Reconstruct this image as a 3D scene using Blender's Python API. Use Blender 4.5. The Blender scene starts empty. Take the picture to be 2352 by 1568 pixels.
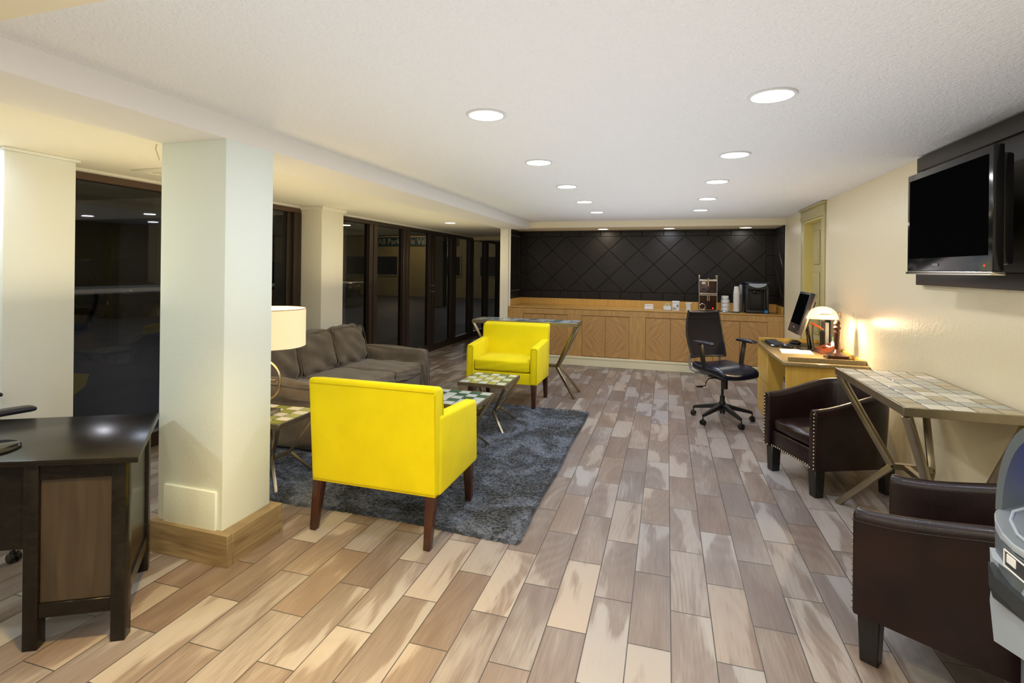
import bpy, bmesh, math, random
from mathutils import Vector, Matrix
random.seed(7)
PI = math.pi
R = math.radians
C = bpy.context.scene.collection
scene = bpy.context.scene

# ------------------------------------------------------------ camera
CAM_H = 1.62
YAW = 0.2930
ROLL = 0.0115
cd = bpy.data.cameras.new('camera'); cam = bpy.data.objects.new('camera', cd); C.objects.link(cam)
cd.sensor_fit = 'HORIZONTAL'; cd.sensor_width = 36.0; cd.lens = 1180 / 2352 * 36.0
cd.shift_y = -(784 - 617.1) / 2352
cd.clip_start = 0.05; cd.clip_end = 200
cam.matrix_world = (Matrix.Translation((0, 0, CAM_H)) @ Matrix.Rotation(YAW, 4, 'Z')
                    @ Matrix.Rotation(PI / 2, 4, 'X') @ Matrix.Rotation(ROLL, 4, 'Z'))
scene.camera = cam

# ------------------------------------------------------------ world, exposure, large lights
w = bpy.data.worlds.new('night'); scene.world = w; w.use_nodes = True
w.node_tree.nodes['Background'].inputs[0].default_value = (0.10, 0.12, 0.2, 1)
w.node_tree.nodes['Background'].inputs[1].default_value = 0.02
scene.view_settings.view_transform = 'Standard'
scene.view_settings.look = 'None'
scene.view_settings.exposure = 0.0
scene.view_settings.gamma = 1.0
scene.view_settings.use_curve_mapping = False
COOL = (0.90, 0.95, 1.08)
WARM = (1.0, 0.80, 0.42)
MAIN_W = 6.6      # each main downlight
UP_MAIN = 50.0
UP_LEFT = 28.0

def area(name, loc, size, power, color, up=False, sy=None, rot=None, shape=None):
    l = bpy.data.lights.new(name, 'AREA'); l.energy = power; l.color = color
    l.shape = shape or ('RECTANGLE' if sy else 'DISK'); l.size = size
    if sy: l.size_y = sy
    o = bpy.data.objects.new(name, l); C.objects.link(o); o.location = loc
    o.rotation_euler = rot if rot else ((PI, 0, 0) if up else (0, 0, 0))
    return o
# unseen upward area lights, added to brighten the ceilings; no fittings there
area('ceiling_fill_light', (-0.30, 3.9, 1.22), 2.6, UP_MAIN, (0.93, 1.0, 1.13), up=True, sy=8.6)
area('lounge_fill_light', (-3.35, 4.6, 1.35), 0.8, UP_LEFT, (1.0, 0.85, 0.50), up=True, sy=7.4)

# ------------------------------------------------------------ materials
def new_mat(name):
    m = bpy.data.materials.new(name); m.use_nodes = True
    nt = m.node_tree; b = nt.nodes['Principled BSDF']
    return m, nt, b
def N(nt, t, **kw):
    n = nt.nodes.new(t)
    for k, v in kw.items():
        if k.startswith('i_'): n.inputs[int(k[2:]) if k[2:].isdigit() else k[2:]].default_value = v
        else: setattr(n, k, v)
    return n
def ramp(nt, stops, interp='LINEAR'):
    n = nt.nodes.new('ShaderNodeValToRGB'); cr = n.color_ramp; cr.interpolation = interp
    while len(cr.elements) < len(stops): cr.elements.new(0.5)
    for e, (p, c) in zip(cr.elements, stops): e.position = p; e.color = (*c, 1)
    return n
def coords(nt, scale=(1, 1, 1), kind='Object'):
    tc = N(nt, 'ShaderNodeTexCoord'); mp = N(nt, 'ShaderNodeMapping')
    mp.inputs['Scale'].default_value = scale
    nt.links.new(tc.outputs[kind], mp.inputs['Vector'])
    return mp.outputs['Vector']
def bump(nt, b, height, strength, dist=0.01):
    n = N(nt, 'ShaderNodeBump'); n.inputs['Strength'].default_value = strength; n.inputs['Distance'].default_value = dist
    nt.links.new(height, n.inputs['Height']); nt.links.new(n.outputs[0], b.inputs['Normal'])
def plain(name, col, rough=0.5, metal=0.0, noise=None, nb=0.0, nscale=60, var=0.0, emis=None, estr=0, spec=None, coat=0):
    m, nt, b = new_mat(name)
    b.inputs['Base Color'].default_value = (*col, 1); b.inputs['Roughness'].default_value = rough; b.inputs['Metallic'].default_value = metal
    if spec is not None: b.inputs['Specular IOR Level'].default_value = spec
    if coat: b.inputs['Coat Weight'].default_value = coat; b.inputs['Coat Roughness'].default_value = 0.15
    v = coords(nt)
    t = N(nt, 'ShaderNodeTexNoise'); t.inputs['Scale'].default_value = nscale; t.inputs['Detail'].default_value = 4
    nt.links.new(v, t.inputs['Vector'])
    if nb: bump(nt, b, t.outputs['Fac'], nb, 0.004)
    if var:
        t2 = N(nt, 'ShaderNodeTexNoise'); t2.inputs['Scale'].default_value = noise or 4; t2.inputs['Detail'].default_value = 5
        nt.links.new(v, t2.inputs['Vector'])
        rp = ramp(nt, [(0.3, tuple(c * (1 - var) for c in col)), (0.7, tuple(min(1, c * (1 + var)) for c in col))])
        nt.links.new(t2.outputs['Fac'], rp.inputs[0]); nt.links.new(rp.outputs[0], b.inputs['Base Color'])
    if emis: b.inputs['Emission Color'].default_value = (*emis, 1); b.inputs['Emission Strength'].default_value = estr
    return m
def wood(name, c1, c2, rough=0.45, axis='Z', scale=1.0, mid=None):
    m, nt, b = new_mat(name)
    s = {'Z': (14, 14, 1.1), 'X': (1.1, 14, 14), 'Y': (14, 1.1, 14), 'H': (1.3, 1.3, 20)}[axis]
    v = coords(nt, tuple(a * scale for a in s))
    t = N(nt, 'ShaderNodeTexNoise'); t.inputs['Scale'].default_value = 2.2; t.inputs['Detail'].default_value = 8; t.inputs['Distortion'].default_value = 0.6
    nt.links.new(v, t.inputs['Vector'])
    stops = [(0.3, c1), (0.68, c2)] if not mid else [(0.28, c1), (0.5, mid), (0.7, c2)]
    rp = ramp(nt, stops); nt.links.new(t.outputs['Fac'], rp.inputs[0]); nt.links.new(rp.outputs[0], b.inputs['Base Color'])
    b.inputs['Roughness'].default_value = rough
    bump(nt, b, t.outputs['Fac'], 0.08, 0.003)
    return m

M = {}
# textured paint
def paint(name, col, rough, bscale, bstr, dist=0.004):
    m, nt, b = new_mat(name)
    b.inputs['Base Color'].default_value = (*col, 1); b.inputs['Roughness'].default_value = rough
    v = coords(nt)
    t = N(nt, 'ShaderNodeTexNoise'); t.inputs['Scale'].default_value = bscale; t.inputs['Detail'].default_value = 3; t.inputs['Roughness'].default_value = 0.6
    nt.links.new(v, t.inputs['Vector']); bump(nt, b, t.outputs['Fac'], bstr, dist)
    return m
M['ceiling'] = paint('popcorn ceiling paint', (0.86, 0.86, 0.85), 0.9, 70, 0.9, 0.010)
M['ceil_warm'] = paint('cream ceiling paint', (0.86, 0.83, 0.74), 0.9, 75, 0.5, 0.008)
M['beam'] = paint('beam paint', (0.85, 0.83, 0.80), 0.75, 60, 0.25)
M['column'] = paint('pale column paint', (0.84, 0.92, 0.88), 0.6, 45, 0.22)
M['pillar'] = paint('cream pillar paint', (0.86, 0.83, 0.72), 0.6, 45, 0.22)
M['pillarwhite'] = paint('white pillar paint', (0.85, 0.88, 0.87), 0.6, 45, 0.22)
M['wall'] = paint('semi gloss cream wall', (0.84, 0.74, 0.50), 0.30, 26, 0.42, 0.006)
M['trimcream'] = plain('cream trim paint', (0.78, 0.73, 0.52), 0.4)
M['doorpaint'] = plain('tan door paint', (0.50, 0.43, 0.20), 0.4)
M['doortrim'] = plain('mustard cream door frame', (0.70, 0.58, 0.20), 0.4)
M['beamcream'] = paint('cream soffit paint', (0.86, 0.77, 0.55), 0.75, 60, 0.25)

# floor planks ---------------------------------------------------
def floor_mat():
    m, nt, b = new_mat('wood look plank tile')
    L = nt.links
    tc = N(nt, 'ShaderNodeTexCoord'); sep = N(nt, 'ShaderNodeSeparateXYZ'); L.new(tc.outputs['Object'], sep.inputs[0])
    def math_(op, a, bb=None, cc=None):
        n = N(nt, 'ShaderNodeMath', operation=op)
        for i, x in enumerate((a, bb, cc)):
            if x is None: continue
            if isinstance(x, (int, float)): n.inputs[i].default_value = x
            else: L.new(x, n.inputs[i])
        return n.outputs[0]
    W, LEN = 0.18073, 0.5575
    xx = math_('ADD', sep.outputs[0], -0.0343 + 40 * W)
    col = math_('DIVIDE', xx, W); ci = math_('FLOOR', col); cf = math_('SUBTRACT', col, ci)
    par = math_('MODULO', ci, 2.0)
    yy = math_('ADD', sep.outputs[1], -2.012 + 40 * LEN)
    yy = math_('SUBTRACT', yy, math_('MULTIPLY', sep.outputs[0], 0.008))
    yy = math_('SUBTRACT', yy, math_('MULTIPLY', par, 0.5 * LEN))
    row = math_('DIVIDE', yy, LEN); ri = math_('FLOOR', row); rf = math_('SUBTRACT', row, ri)
    cmb = N(nt, 'ShaderNodeCombineXYZ'); L.new(ci, cmb.inputs[0]); L.new(ri, cmb.inputs[1])
    wn = N(nt, 'ShaderNodeTexWhiteNoise', noise_dimensions='3D'); L.new(cmb.outputs[0], wn.inputs['Vector'])
    # grout mask: distance to edges in metres
    ex = math_('MULTIPLY', math_('MINIMUM', cf, math_('SUBTRACT', 1.0, cf)), W)
    ey = math_('MULTIPLY', math_('MINIMUM', rf, math_('SUBTRACT', 1.0, rf)), LEN)
    ed = math_('MINIMUM', ex, ey)
    grout = math_('LESS_THAN', ed, 0.0023)
    edge = N(nt, 'ShaderNodeMapRange'); edge.inputs[1].default_value = 0.0; edge.inputs[2].default_value = 0.006
    L.new(ed, edge.inputs[0])
    # wood figure
    sepr = N(nt, 'ShaderNodeSeparateColor'); L.new(wn.outputs['Color'], sepr.inputs[0])
    off = N(nt, 'ShaderNodeVectorMath', operation='SCALE'); L.new(wn.outputs['Color'], off.inputs[0]); off.inputs['Scale'].default_value = 37.0
    vv = N(nt, 'ShaderNodeVectorMath', operation='MULTIPLY'); L.new(tc.outputs['Object'], vv.inputs[0]); vv.inputs[1].default_value = (6.0, 1.3, 1)
    va = N(nt, 'ShaderNodeVectorMath', operation='ADD'); L.new(vv.outputs[0], va.inputs[0]); L.new(off.outputs[0], va.inputs[1])
    n1 = N(nt, 'ShaderNodeTexNoise'); n1.inputs['Scale'].default_value = 0.85; n1.inputs['Detail'].default_value = 2.0; n1.inputs['Distortion'].default_value = 0.5; L.new(va.outputs[0], n1.inputs['Vector'])
    vv2 = N(nt, 'ShaderNodeVectorMath', operation='MULTIPLY'); L.new(tc.outputs['Object'], vv2.inputs[0]); vv2.inputs[1].default_value = (90, 5, 1)
    va2 = N(nt, 'ShaderNodeVectorMath', operation='ADD'); L.new(vv2.outputs[0], va2.inputs[0]); L.new(off.outputs[0], va2.inputs[1])
    n2 = N(nt, 'ShaderNodeTexNoise'); n2.inputs['Scale'].default_value = 1.3; n2.inputs['Detail'].default_value = 5; n2.inputs['Distortion'].default_value = 0.8; L.new(va2.outputs[0], n2.inputs['Vector'])
    # growth rings: contour lines of a smooth noise
    n3 = N(nt, 'ShaderNodeTexNoise'); n3.inputs['Scale'].default_value = 0.5; n3.inputs['Detail'].default_value = 0.5; L.new(va.outputs[0], n3.inputs['Vector'])
    rings = math_('SINE', math_('MULTIPLY', n3.outputs['Fac'], 150.0))
    rp = ramp(nt, [(0.28, (0.110, 0.078, 0.070)), (0.39, (0.175, 0.133, 0.115)), (0.48, (0.235, 0.195, 0.172)), (0.53, (0.310, 0.272, 0.248)), (0.66, (0.375, 0.345, 0.322))])
    sm = N(nt, 'ShaderNodeMapRange', interpolation_type='SMOOTHSTEP'); sm.inputs[1].default_value = 0.475; sm.inputs[2].default_value = 0.535
    edge_n = math_('ADD', n1.outputs['Fac'], math_('MULTIPLY', math_('SUBTRACT', n2.outputs['Fac'], 0.5), 0.06))
    L.new(edge_n, sm.inputs[0])
    amp = math_('MULTIPLY', sepr.outputs[0], 0.17)
    s = math_('ADD', 0.5, math_('MULTIPLY', math_('SUBTRACT', wn.outputs['Value'], 0.5), 0.17))
    s = math_('ADD', s, math_('MULTIPLY', math_('SUBTRACT', sm.outputs[0], 0.5), amp))
    s = math_('ADD', s, math_('MULTIPLY', math_('SUBTRACT', n1.outputs['Fac'], 0.5), 0.25))
    s = math_('ADD', s, math_('MULTIPLY', math_('SUBTRACT', n2.outputs['Fac'], 0.5), 0.15))
    s = math_('ADD', s, math_('MULTIPLY', math_('MULTIPLY', rings, 0.017), math_('ADD', sepr.outputs[2], 0.2)))
    L.new(s, rp.inputs[0])
    # per-plank hue: some greyer, some warmer
    hue = N(nt, 'ShaderNodeMix', data_type='RGBA', blend_type='MULTIPLY'); hue.inputs[0].default_value = 1.0
    hr = ramp(nt, [(0.0, (1.03, 0.96, 0.89)), (0.5, (0.98, 0.97, 0.97)), (1.0, (0.92, 0.95, 1.02))])
    sepc = N(nt, 'ShaderNodeSeparateColor'); L.new(wn.outputs['Color'], sepc.inputs[0]); L.new(sepc.outputs[1], hr.inputs[0])
    L.new(rp.outputs[0], hue.inputs[6]); L.new(hr.outputs[0], hue.inputs[7])
    mx = N(nt, 'ShaderNodeMix', data_type='RGBA'); L.new(grout, mx.inputs[0]); L.new(hue.outputs[2], mx.inputs[6]); mx.inputs[7].default_value = (0.055, 0.05, 0.05, 1)
    L.new(mx.outputs[2], b.inputs['Base Color'])
    b.inputs['Roughness'].default_value = 0.42
    h = math_('ADD', math_('MULTIPLY', edge.outputs[0], 1.0), math_('MULTIPLY', n2.outputs['Fac'], 0.25))
    bump(nt, b, h, 0.35, 0.003)
    return m
M['floor'] = floor_mat()
M['skirt'] = wood('plank tile skirting', (0.16, 0.11, 0.055), (0.36, 0.28, 0.16), 0.45, 'H', 1.0, (0.27, 0.20, 0.11))
M['oak'] = wood('oak veneer', (0.42, 0.23, 0.075), (0.56, 0.34, 0.125), 0.4, 'Z', 1.6)
M['oakx'] = wood('oak edge veneer', (0.46, 0.26, 0.07), (0.60, 0.36, 0.12), 0.35, 'X', 1.2)
M['oaksplash'] = wood('honey oak splash', (0.52, 0.29, 0.06), (0.66, 0.40, 0.11), 0.35, 'Z', 1.6)
M['maple'] = wood('maple laminate', (0.60, 0.345, 0.055), (0.72, 0.46, 0.10), 0.35, 'Z', 0.8)
M['desktop'] = plain('speckled laminate', (0.27, 0.195, 0.085), 0.2, var=0.35, noise=160)
M['espresso'] = wood('espresso stained wood', (0.007, 0.006, 0.005), (0.014, 0.011, 0.009), 0.22, 'X', 1.0)
M['espresso'].node_tree.nodes['Principled BSDF'].inputs['Specular IOR Level'].default_value = 0.3
M['espresso_panel'] = wood('brown panel veneer', (0.042, 0.030, 0.020), (0.072, 0.053, 0.036), 0.35, 'Z', 0.8)
M['board'] = wood('dark brown board', (0.016, 0.011, 0.005), (0.030, 0.020, 0.009), 0.45, 'Y', 0.8)
M['legwood'] = plain('dark walnut leg', (0.055, 0.020, 0.012), 0.25, var=0.2, noise=12)
M['blackleg'] = plain('black lacquer leg', (0.010, 0.009, 0.008), 0.35)
def chevron():
    m, nt, b = new_mat('matched diamond oak veneer'); L = nt.links
    tc = N(nt, 'ShaderNodeTexCoord'); ab = N(nt, 'ShaderNodeVectorMath', operation='ABSOLUTE'); L.new(tc.outputs['Object'], ab.inputs[0])
    sp = N(nt, 'ShaderNodeSeparateXYZ'); L.new(ab.outputs[0], sp.inputs[0])
    a = N(nt, 'ShaderNodeMath', operation='ADD'); L.new(sp.outputs[0], a.inputs[0]); L.new(sp.outputs[2], a.inputs[1])
    d = N(nt, 'ShaderNodeMath', operation='SUBTRACT'); L.new(sp.outputs[0], d.inputs[0]); L.new(sp.outputs[2], d.inputs[1])
    c = N(nt, 'ShaderNodeCombineXYZ')
    m1 = N(nt, 'ShaderNodeMath', operation='MULTIPLY'); L.new(a.outputs[0], m1.inputs[0]); m1.inputs[1].default_value = 45
    m2 = N(nt, 'ShaderNodeMath', operation='MULTIPLY'); L.new(d.outputs[0], m2.inputs[0]); m2.inputs[1].default_value = 3
    L.new(m1.outputs[0], c.inputs[0]); L.new(m2.outputs[0], c.inputs[1])
    t = N(nt, 'ShaderNodeTexNoise'); t.inputs['Scale'].default_value = 1.0; t.inputs['Detail'].default_value = 5; L.new(c.outputs[0], t.inputs['Vector'])
    rp = ramp(nt, [(0.32, (0.36, 0.19, 0.065)), (0.52, (0.48, 0.275, 0.10)), (0.7, (0.56, 0.34, 0.14))]); L.new(t.outputs['Fac'], rp.inputs[0]); L.new(rp.outputs[0], b.inputs['Base Color'])
    b.inputs['Roughness'].default_value = 0.4
    return m
M['chevron'] = chevron()

def fabric(name, col, rough=0.85, var=0.08, weave=420, sheen=0.2, nb=0.25, noise=5):
    m, nt, b = new_mat(name); L = nt.links
    v = coords(nt)
    t = N(nt, 'ShaderNodeTexNoise'); t.inputs['Scale'].default_value = noise; t.inputs['Detail'].default_value = 5; L.new(v, t.inputs['Vector'])
    rp = ramp(nt, [(0.3, tuple(c * (1 - var) for c in col)), (0.7, tuple(min(1, c * (1 + var)) for c in col))])
    L.new(t.outputs['Fac'], rp.inputs[0]); L.new(rp.outputs[0], b.inputs['Base Color'])
    t2 = N(nt, 'ShaderNodeTexNoise'); t2.inputs['Scale'].default_value = weave; t2.inputs['Detail'].default_value = 1; L.new(v, t2.inputs['Vector'])
    bump(nt, b, t2.outputs['Fac'], nb, 0.002)
    b.inputs['Roughness'].default_value = rough; b.inputs['Sheen Weight'].default_value = sheen
    b.inputs['Specular IOR Level'].default_value = 0.25
    return m
M['yellow'] = fabric('yellow upholstery', (0.93, 0.79, 0.002), 0.8, 0.05, 380, 0.05)
M['yellowpipe'] = fabric('yellow piping', (0.70, 0.56, 0.002), 0.8, 0.05, 380, 0.0)
M['sofa'] = fabric('taupe suede slipcover', (0.150, 0.122, 0.092), 0.9, 0.20, 200, 0.25, 0.3, 7)
M['rug'] = None
def leather():
    m, nt, b = new_mat('oxblood brown leather'); L = nt.links
    v = coords(nt)
    t = N(nt, 'ShaderNodeTexVoronoi'); t.inputs['Scale'].default_value = 190; L.new(v, t.inputs['Vector'])
    t2 = N(nt, 'ShaderNodeTexNoise'); t2.inputs['Scale'].default_value = 6; t2.inputs['Detail'].default_value = 6; L.new(v, t2.inputs['Vector'])
    rp = ramp(nt, [(0.3, (0.010, 0.004, 0.004)), (0.75, (0.024, 0.0085, 0.008))]); L.new(t2.outputs['Fac'], rp.inputs[0]); L.new(rp.outputs[0], b.inputs['Base Color'])
    mr = N(nt, 'ShaderNodeMapRange'); mr.inputs[3].default_value = 0.24; mr.inputs[4].default_value = 0.36; L.new(t2.outputs['Fac'], mr.inputs[0]); L.new(mr.outputs[0], b.inputs['Roughness'])
    bump(nt, b, t.outputs['Distance'], 0.12, 0.002); b.inputs['Specular IOR Level'].default_value = 0.38
    return m
M['leather'] = leather()
M['brassnail'] = plain('antique brass nail', (0.55, 0.42, 0.26), 0.3, 1.0)
M['steel'] = plain('brushed bronze steel', (0.36, 0.31, 0.22), 0.33, 1.0, var=0.12, noise=9)
M['brushed'] = plain('satin steel frame', (0.30, 0.28, 0.25), 0.38, 1.0)
M['chrome'] = plain('polished metal', (0.80, 0.74, 0.64), 0.22, 1.0)
M['greymetal'] = plain('grey painted metal', (0.30, 0.31, 0.32), 0.4, 0.6)
M['black'] = plain('black plastic', (0.012, 0.012, 0.013), 0.4)
M['blackgloss'] = plain('gloss black plastic', (0.008, 0.008, 0.008), 0.12)
M['screen'] = plain('dark matt screen', (0.002, 0.002, 0.002), 0.35, spec=0.0)
M['mesh'] = fabric('black mesh fabric', (0.010, 0.008, 0.011), 0.8, 0.1, 900, 0.0)
M['blueblack'] = plain('blue black vinyl', (0.006, 0.007, 0.018), 0.28, nb=0.1, nscale=150)
M['bronze'] = plain('dark bronze window frame', (0.045, 0.030, 0.022), 0.4, 0.3)
M['brownhead'] = plain('brown window head', (0.090, 0.050, 0.028), 0.5)  # browner and lighter than the other frame members
M['white'] = plain('white ceramic', (0.80, 0.80, 0.79), 0.35)
M['paper'] = plain('white paper', (0.88, 0.88, 0.88), 0.7)
M['foam'] = plain('white paper cup', (0.82, 0.80, 0.77), 0.6)
M['tile'] = plain('dark brown ceramic tile', (0.013, 0.010, 0.008), 0.40, var=0.25, noise=3, nb=0.04, nscale=30, spec=0.28)
M['grout'] = plain('dark grout', (0.010, 0.008, 0.007), 0.8)
M['tgrout'] = plain('dark table grout', (0.025, 0.025, 0.022), 0.7)
M['orange'] = plain('orange plastic', (0.9, 0.09, 0.01), 0.5)
M['blue'] = plain('blue sticker', (0.01, 0.22, 0.6), 0.5)
M['wine'] = plain('cherry wood organizer', (0.14, 0.035, 0.015), 0.3)
M['atm'] = plain('grey moulded plastic', (0.13, 0.155, 0.175), 0.42, nb=0.08, nscale=220)
M['atmlight'] = plain('light grey plastic', (0.40, 0.45, 0.51), 0.4)
M['atmdark'] = plain('dark grey plastic', (0.03, 0.035, 0.038), 0.4)
M['atmblue'] = plain('backlit blue panel', (0.01, 0.02, 0.3), 0.3, emis=(0.012, 0.035, 0.75), estr=1.5)
M['led'] = plain('red indicator', (0.5, 0, 0), 0.4, emis=(1, 0.02, 0.01), estr=4)
M['lens'] = plain('lit downlight lens', (1, 1, 1), 0.5, emis=(1.0, 0.98, 0.95), estr=9)
M['lenswarm'] = plain('lit warm downlight lens', (1, 1, 1), 0.5, emis=(1.0, 0.92, 0.75), estr=7)
M['whitemetal'] = plain('white metal ring', (0.75, 0.75, 0.74), 0.4)
M['clearplastic'] = plain('cloudy clear plastic', (0.75, 0.78, 0.80), 0.2)
M['cyl'] = plain('dark bronze base', (0.055, 0.026, 0.020), 0.25, 0.6)
def glass(name, tint, k=1.0):
    m = bpy.data.materials.new(name); m.use_nodes = True; nt = m.node_tree; nt.nodes.clear()
    o = N(nt, 'ShaderNodeOutputMaterial'); mx = N(nt, 'ShaderNodeMixShader'); tr = N(nt, 'ShaderNodeBsdfTransparent'); gl = N(nt, 'ShaderNodeBsdfGlossy')
    tr.inputs[0].default_value = (*tint, 1); gl.inputs['Roughness'].default_value = 0.02; gl.inputs[0].default_value = (k, k, k, 1)
    fr = N(nt, 'ShaderNodeFresnel'); fr.inputs[0].default_value = 1.45
    geo = N(nt, 'ShaderNodeNewGeometry'); iv = N(nt, 'ShaderNodeMath', operation='SUBTRACT'); iv.inputs[0].default_value = 1.0; nt.links.new(geo.outputs['Backfacing'], iv.inputs[1]); mu = N(nt, 'ShaderNodeMath', operation='MULTIPLY'); nt.links.new(fr.outputs[0], mu.inputs[0]); nt.links.new(iv.outputs[0], mu.inputs[1]); nt.links.new(mu.outputs[0], mx.inputs[0]); nt.links.new(tr.outputs[0], mx.inputs[1]); nt.links.new(gl.outputs[0], mx.inputs[2]); nt.links.new(mx.outputs[0], o.inputs[0])
    return m
M['glass'] = glass('tinted window glass', (0.55, 0.55, 0.58), 0.75)
def shade_mat(name, col, glow, gcol, st):
    m, nt, b = new_mat(name)
    b.inputs['Base Color'].default_value = (*col, 1); b.inputs['Roughness'].default_value = 0.7
    b.inputs['Emission Color'].default_value = (*gcol, 1); b.inputs['Emission Strength'].default_value = st
    return m
M['shade'] = shade_mat('cream linen shade, lit', (0.8, 0.7, 0.5), 1, (1.0, 0.72, 0.40), 0.55)
M['amber'] = shade_mat('opal glass shade, lit', (0.8, 0.6, 0.4), 1, (1.0, 0.60, 0.42), 0.45)
def add_translucent(m, col, fac):
    nt = m.node_tree; b = nt.nodes['Principled BSDF']; o = [n for n in nt.nodes if n.type == 'OUTPUT_MATERIAL'][0]
    tr = N(nt, 'ShaderNodeBsdfTranslucent'); tr.inputs[0].default_value = (*col, 1); mx = N(nt, 'ShaderNodeMixShader'); mx.inputs[0].default_value = fac
    nt.links.new(b.outputs[0], mx.inputs[1]); nt.links.new(tr.outputs[0], mx.inputs[2]); nt.links.new(mx.outputs[0], o.inputs[0])
add_translucent(M['amber'], (1, .86, .78), .55)
TILEC = {}
for nm, c in {'seaglass white': (0.62, 0.68, 0.64), 'deep green': (0.075, 0.16, 0.10), 'olive glass': (0.26, 0.27, 0.06), 'cream glass': (0.70, 0.66, 0.52),
              'sand glass': (0.40, 0.33, 0.19), 'grey glass': (0.41, 0.41, 0.35), 'slate blue glass': (0.16, 0.21, 0.22), 'pale blue glass': (0.42, 0.48, 0.50), 'light olive': (0.38, 0.40, 0.14)}.items():
    TILEC[nm] = plain(nm, c, 0.14, var=0.06, noise=15)

# ------------------------------------------------------------ mesh builder
class MB:
    def __init__(s): s.bm = bmesh.new()
    def _merge(s, t, mi=0, mat=None):
        if mat is not None: t.transform(mat)
        for f in t.faces: f.material_index = mi
        me = bpy.data.meshes.new('tmp'); t.to_mesh(me); t.free(); s.bm.from_mesh(me); bpy.data.meshes.remove(me)
        return s
    def box(s, x0, x1, y0, y1, z0, z1, bev=0.0, seg=2, mi=0, mat=None, taper=None):
        t = bmesh.new(); bmesh.ops.create_cube(t, size=1.0)
        for v in t.verts:
            v.co = Vector(((x0 + x1) / 2 + v.co.x * (x1 - x0), (y0 + y1) / 2 + v.co.y * (y1 - y0), (z0 + z1) / 2 + v.co.z * (z1 - z0)))
        if taper:
            cx, cy = (x0 + x1) / 2, (y0 + y1) / 2
            for v in t.verts:
                if v.co.z < (z0 + z1) / 2: v.co.x = cx + (v.co.x - cx) * taper + 0; v.co.y = cy + (v.co.y - cy) * taper
        if bev > 0: bmesh.ops.bevel(t, geom=list(t.edges), offset=bev, segments=seg, profile=0.5, affect='EDGES')
        return s._merge(t, mi, mat)
    def hexa(s, pts, bev=0.0, seg=2, mi=0):
        """8 points: bottom 4 (ccw) then top 4"""
        t = bmesh.new(); v = [t.verts.new(p) for p in pts]
        for f in ((3, 2, 1, 0), (4, 5, 6, 7), (0, 1, 5, 4), (1, 2, 6, 5), (2, 3, 7, 6), (3, 0, 4, 7)): t.faces.new([v[i] for i in f])
        if bev > 0: bmesh.ops.bevel(t, geom=list(t.edges), offset=bev, segments=seg, profile=0.5, affect='EDGES')
        return s._merge(t, mi)
    def prism(s, poly, z0, z1, bev=0.0, seg=2, mi=0, mat=None):
        t = bmesh.new(); a = [t.verts.new((p[0], p[1], z0)) for p in poly]; b = [t.verts.new((p[0], p[1], z1)) for p in poly]; n = len(poly)
        t.faces.new(a[::-1]); t.faces.new(b)
        for i in range(n): t.faces.new((a[i], a[(i + 1) % n], b[(i + 1) % n], b[i]))
        if bev > 0: bmesh.ops.bevel(t, geom=list(t.edges), offset=bev, segments=seg, profile=0.5, affect='EDGES')
        bmesh.ops.recalc_face_normals(t, faces=t.faces)
        return s._merge(t, mi, mat)
    def bar(s, p0, p1, w, h=None, up=(0, 0, 1), bev=0.0, mi=0, w1=None, h1=None):
        h = h or w; w1 = w1 or w; h1 = h1 or h
        p0, p1 = Vector(p0), Vector(p1); d = (p1 - p0).normalized(); up = Vector(up)
        if abs(d.dot(up)) > 0.98: up = Vector((0, 1, 0))
        x = d.cross(up).normalized(); y = x.cross(d).normalized()
        t = bmesh.new(); vs = []
        for p, ww, hh in ((p0, w, h), (p1, w1, h1)):
            for sx, sy in ((-1, -1), (1, -1), (1, 1), (-1, 1)): vs.append(t.verts.new(p + x * sx * ww / 2 + y * sy * hh / 2))
        for f in ((3, 2, 1, 0), (4, 5, 6, 7), (0, 1, 5, 4), (1, 2, 6, 5), (2, 3, 7, 6), (3, 0, 4, 7)): t.faces.new([vs[i] for i in f])
        bmesh.ops.recalc_face_normals(t, faces=t.faces)
        if bev > 0: bmesh.ops.bevel(t, geom=list(t.edges), offset=bev, segments=2, profile=0.5, affect='EDGES')
        return s._merge(t, mi)
    def tube(s, pts, r, n=10, mi=0, closed=False, caps=True):
        pts = [Vector(p) for p in pts]; t = bmesh.new(); rings = []; k = len(pts)
        rr = r if isinstance(r, (list, tuple)) else [r] * k
        prev = None
        for i, p in enumerate(pts):
            if closed: d = (pts[(i + 1) % k] - pts[i - 1]).normalized()
            else: d = (pts[min(i + 1, k - 1)] - pts[max(i - 1, 0)]).normalized()
            if prev is None:
                u = Vector((0, 0, 1)) if abs(d.z) < 0.9 else Vector((1, 0, 0)); x = d.cross(u).normalized()
            else: x = (prev - d * prev.dot(d)).normalized()
            prev = x; y = d.cross(x)
            rings.append([t.verts.new(p + (x * math.cos(a) + y * math.sin(a)) * rr[i]) for a in [2 * PI * j / n for j in range(n)]])
        m = k if closed else k - 1
        for i in range(m):
            A, B = rings[i], rings[(i + 1) % k]
            for j in range(n): t.faces.new((A[j], A[(j + 1) % n], B[(j + 1) % n], B[j]))
        if not closed and caps: t.faces.new(rings[0][::-1]); t.faces.new(rings[-1])
        bmesh.ops.recalc_face_normals(t, faces=t.faces)
        return s._merge(t, mi)
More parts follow.
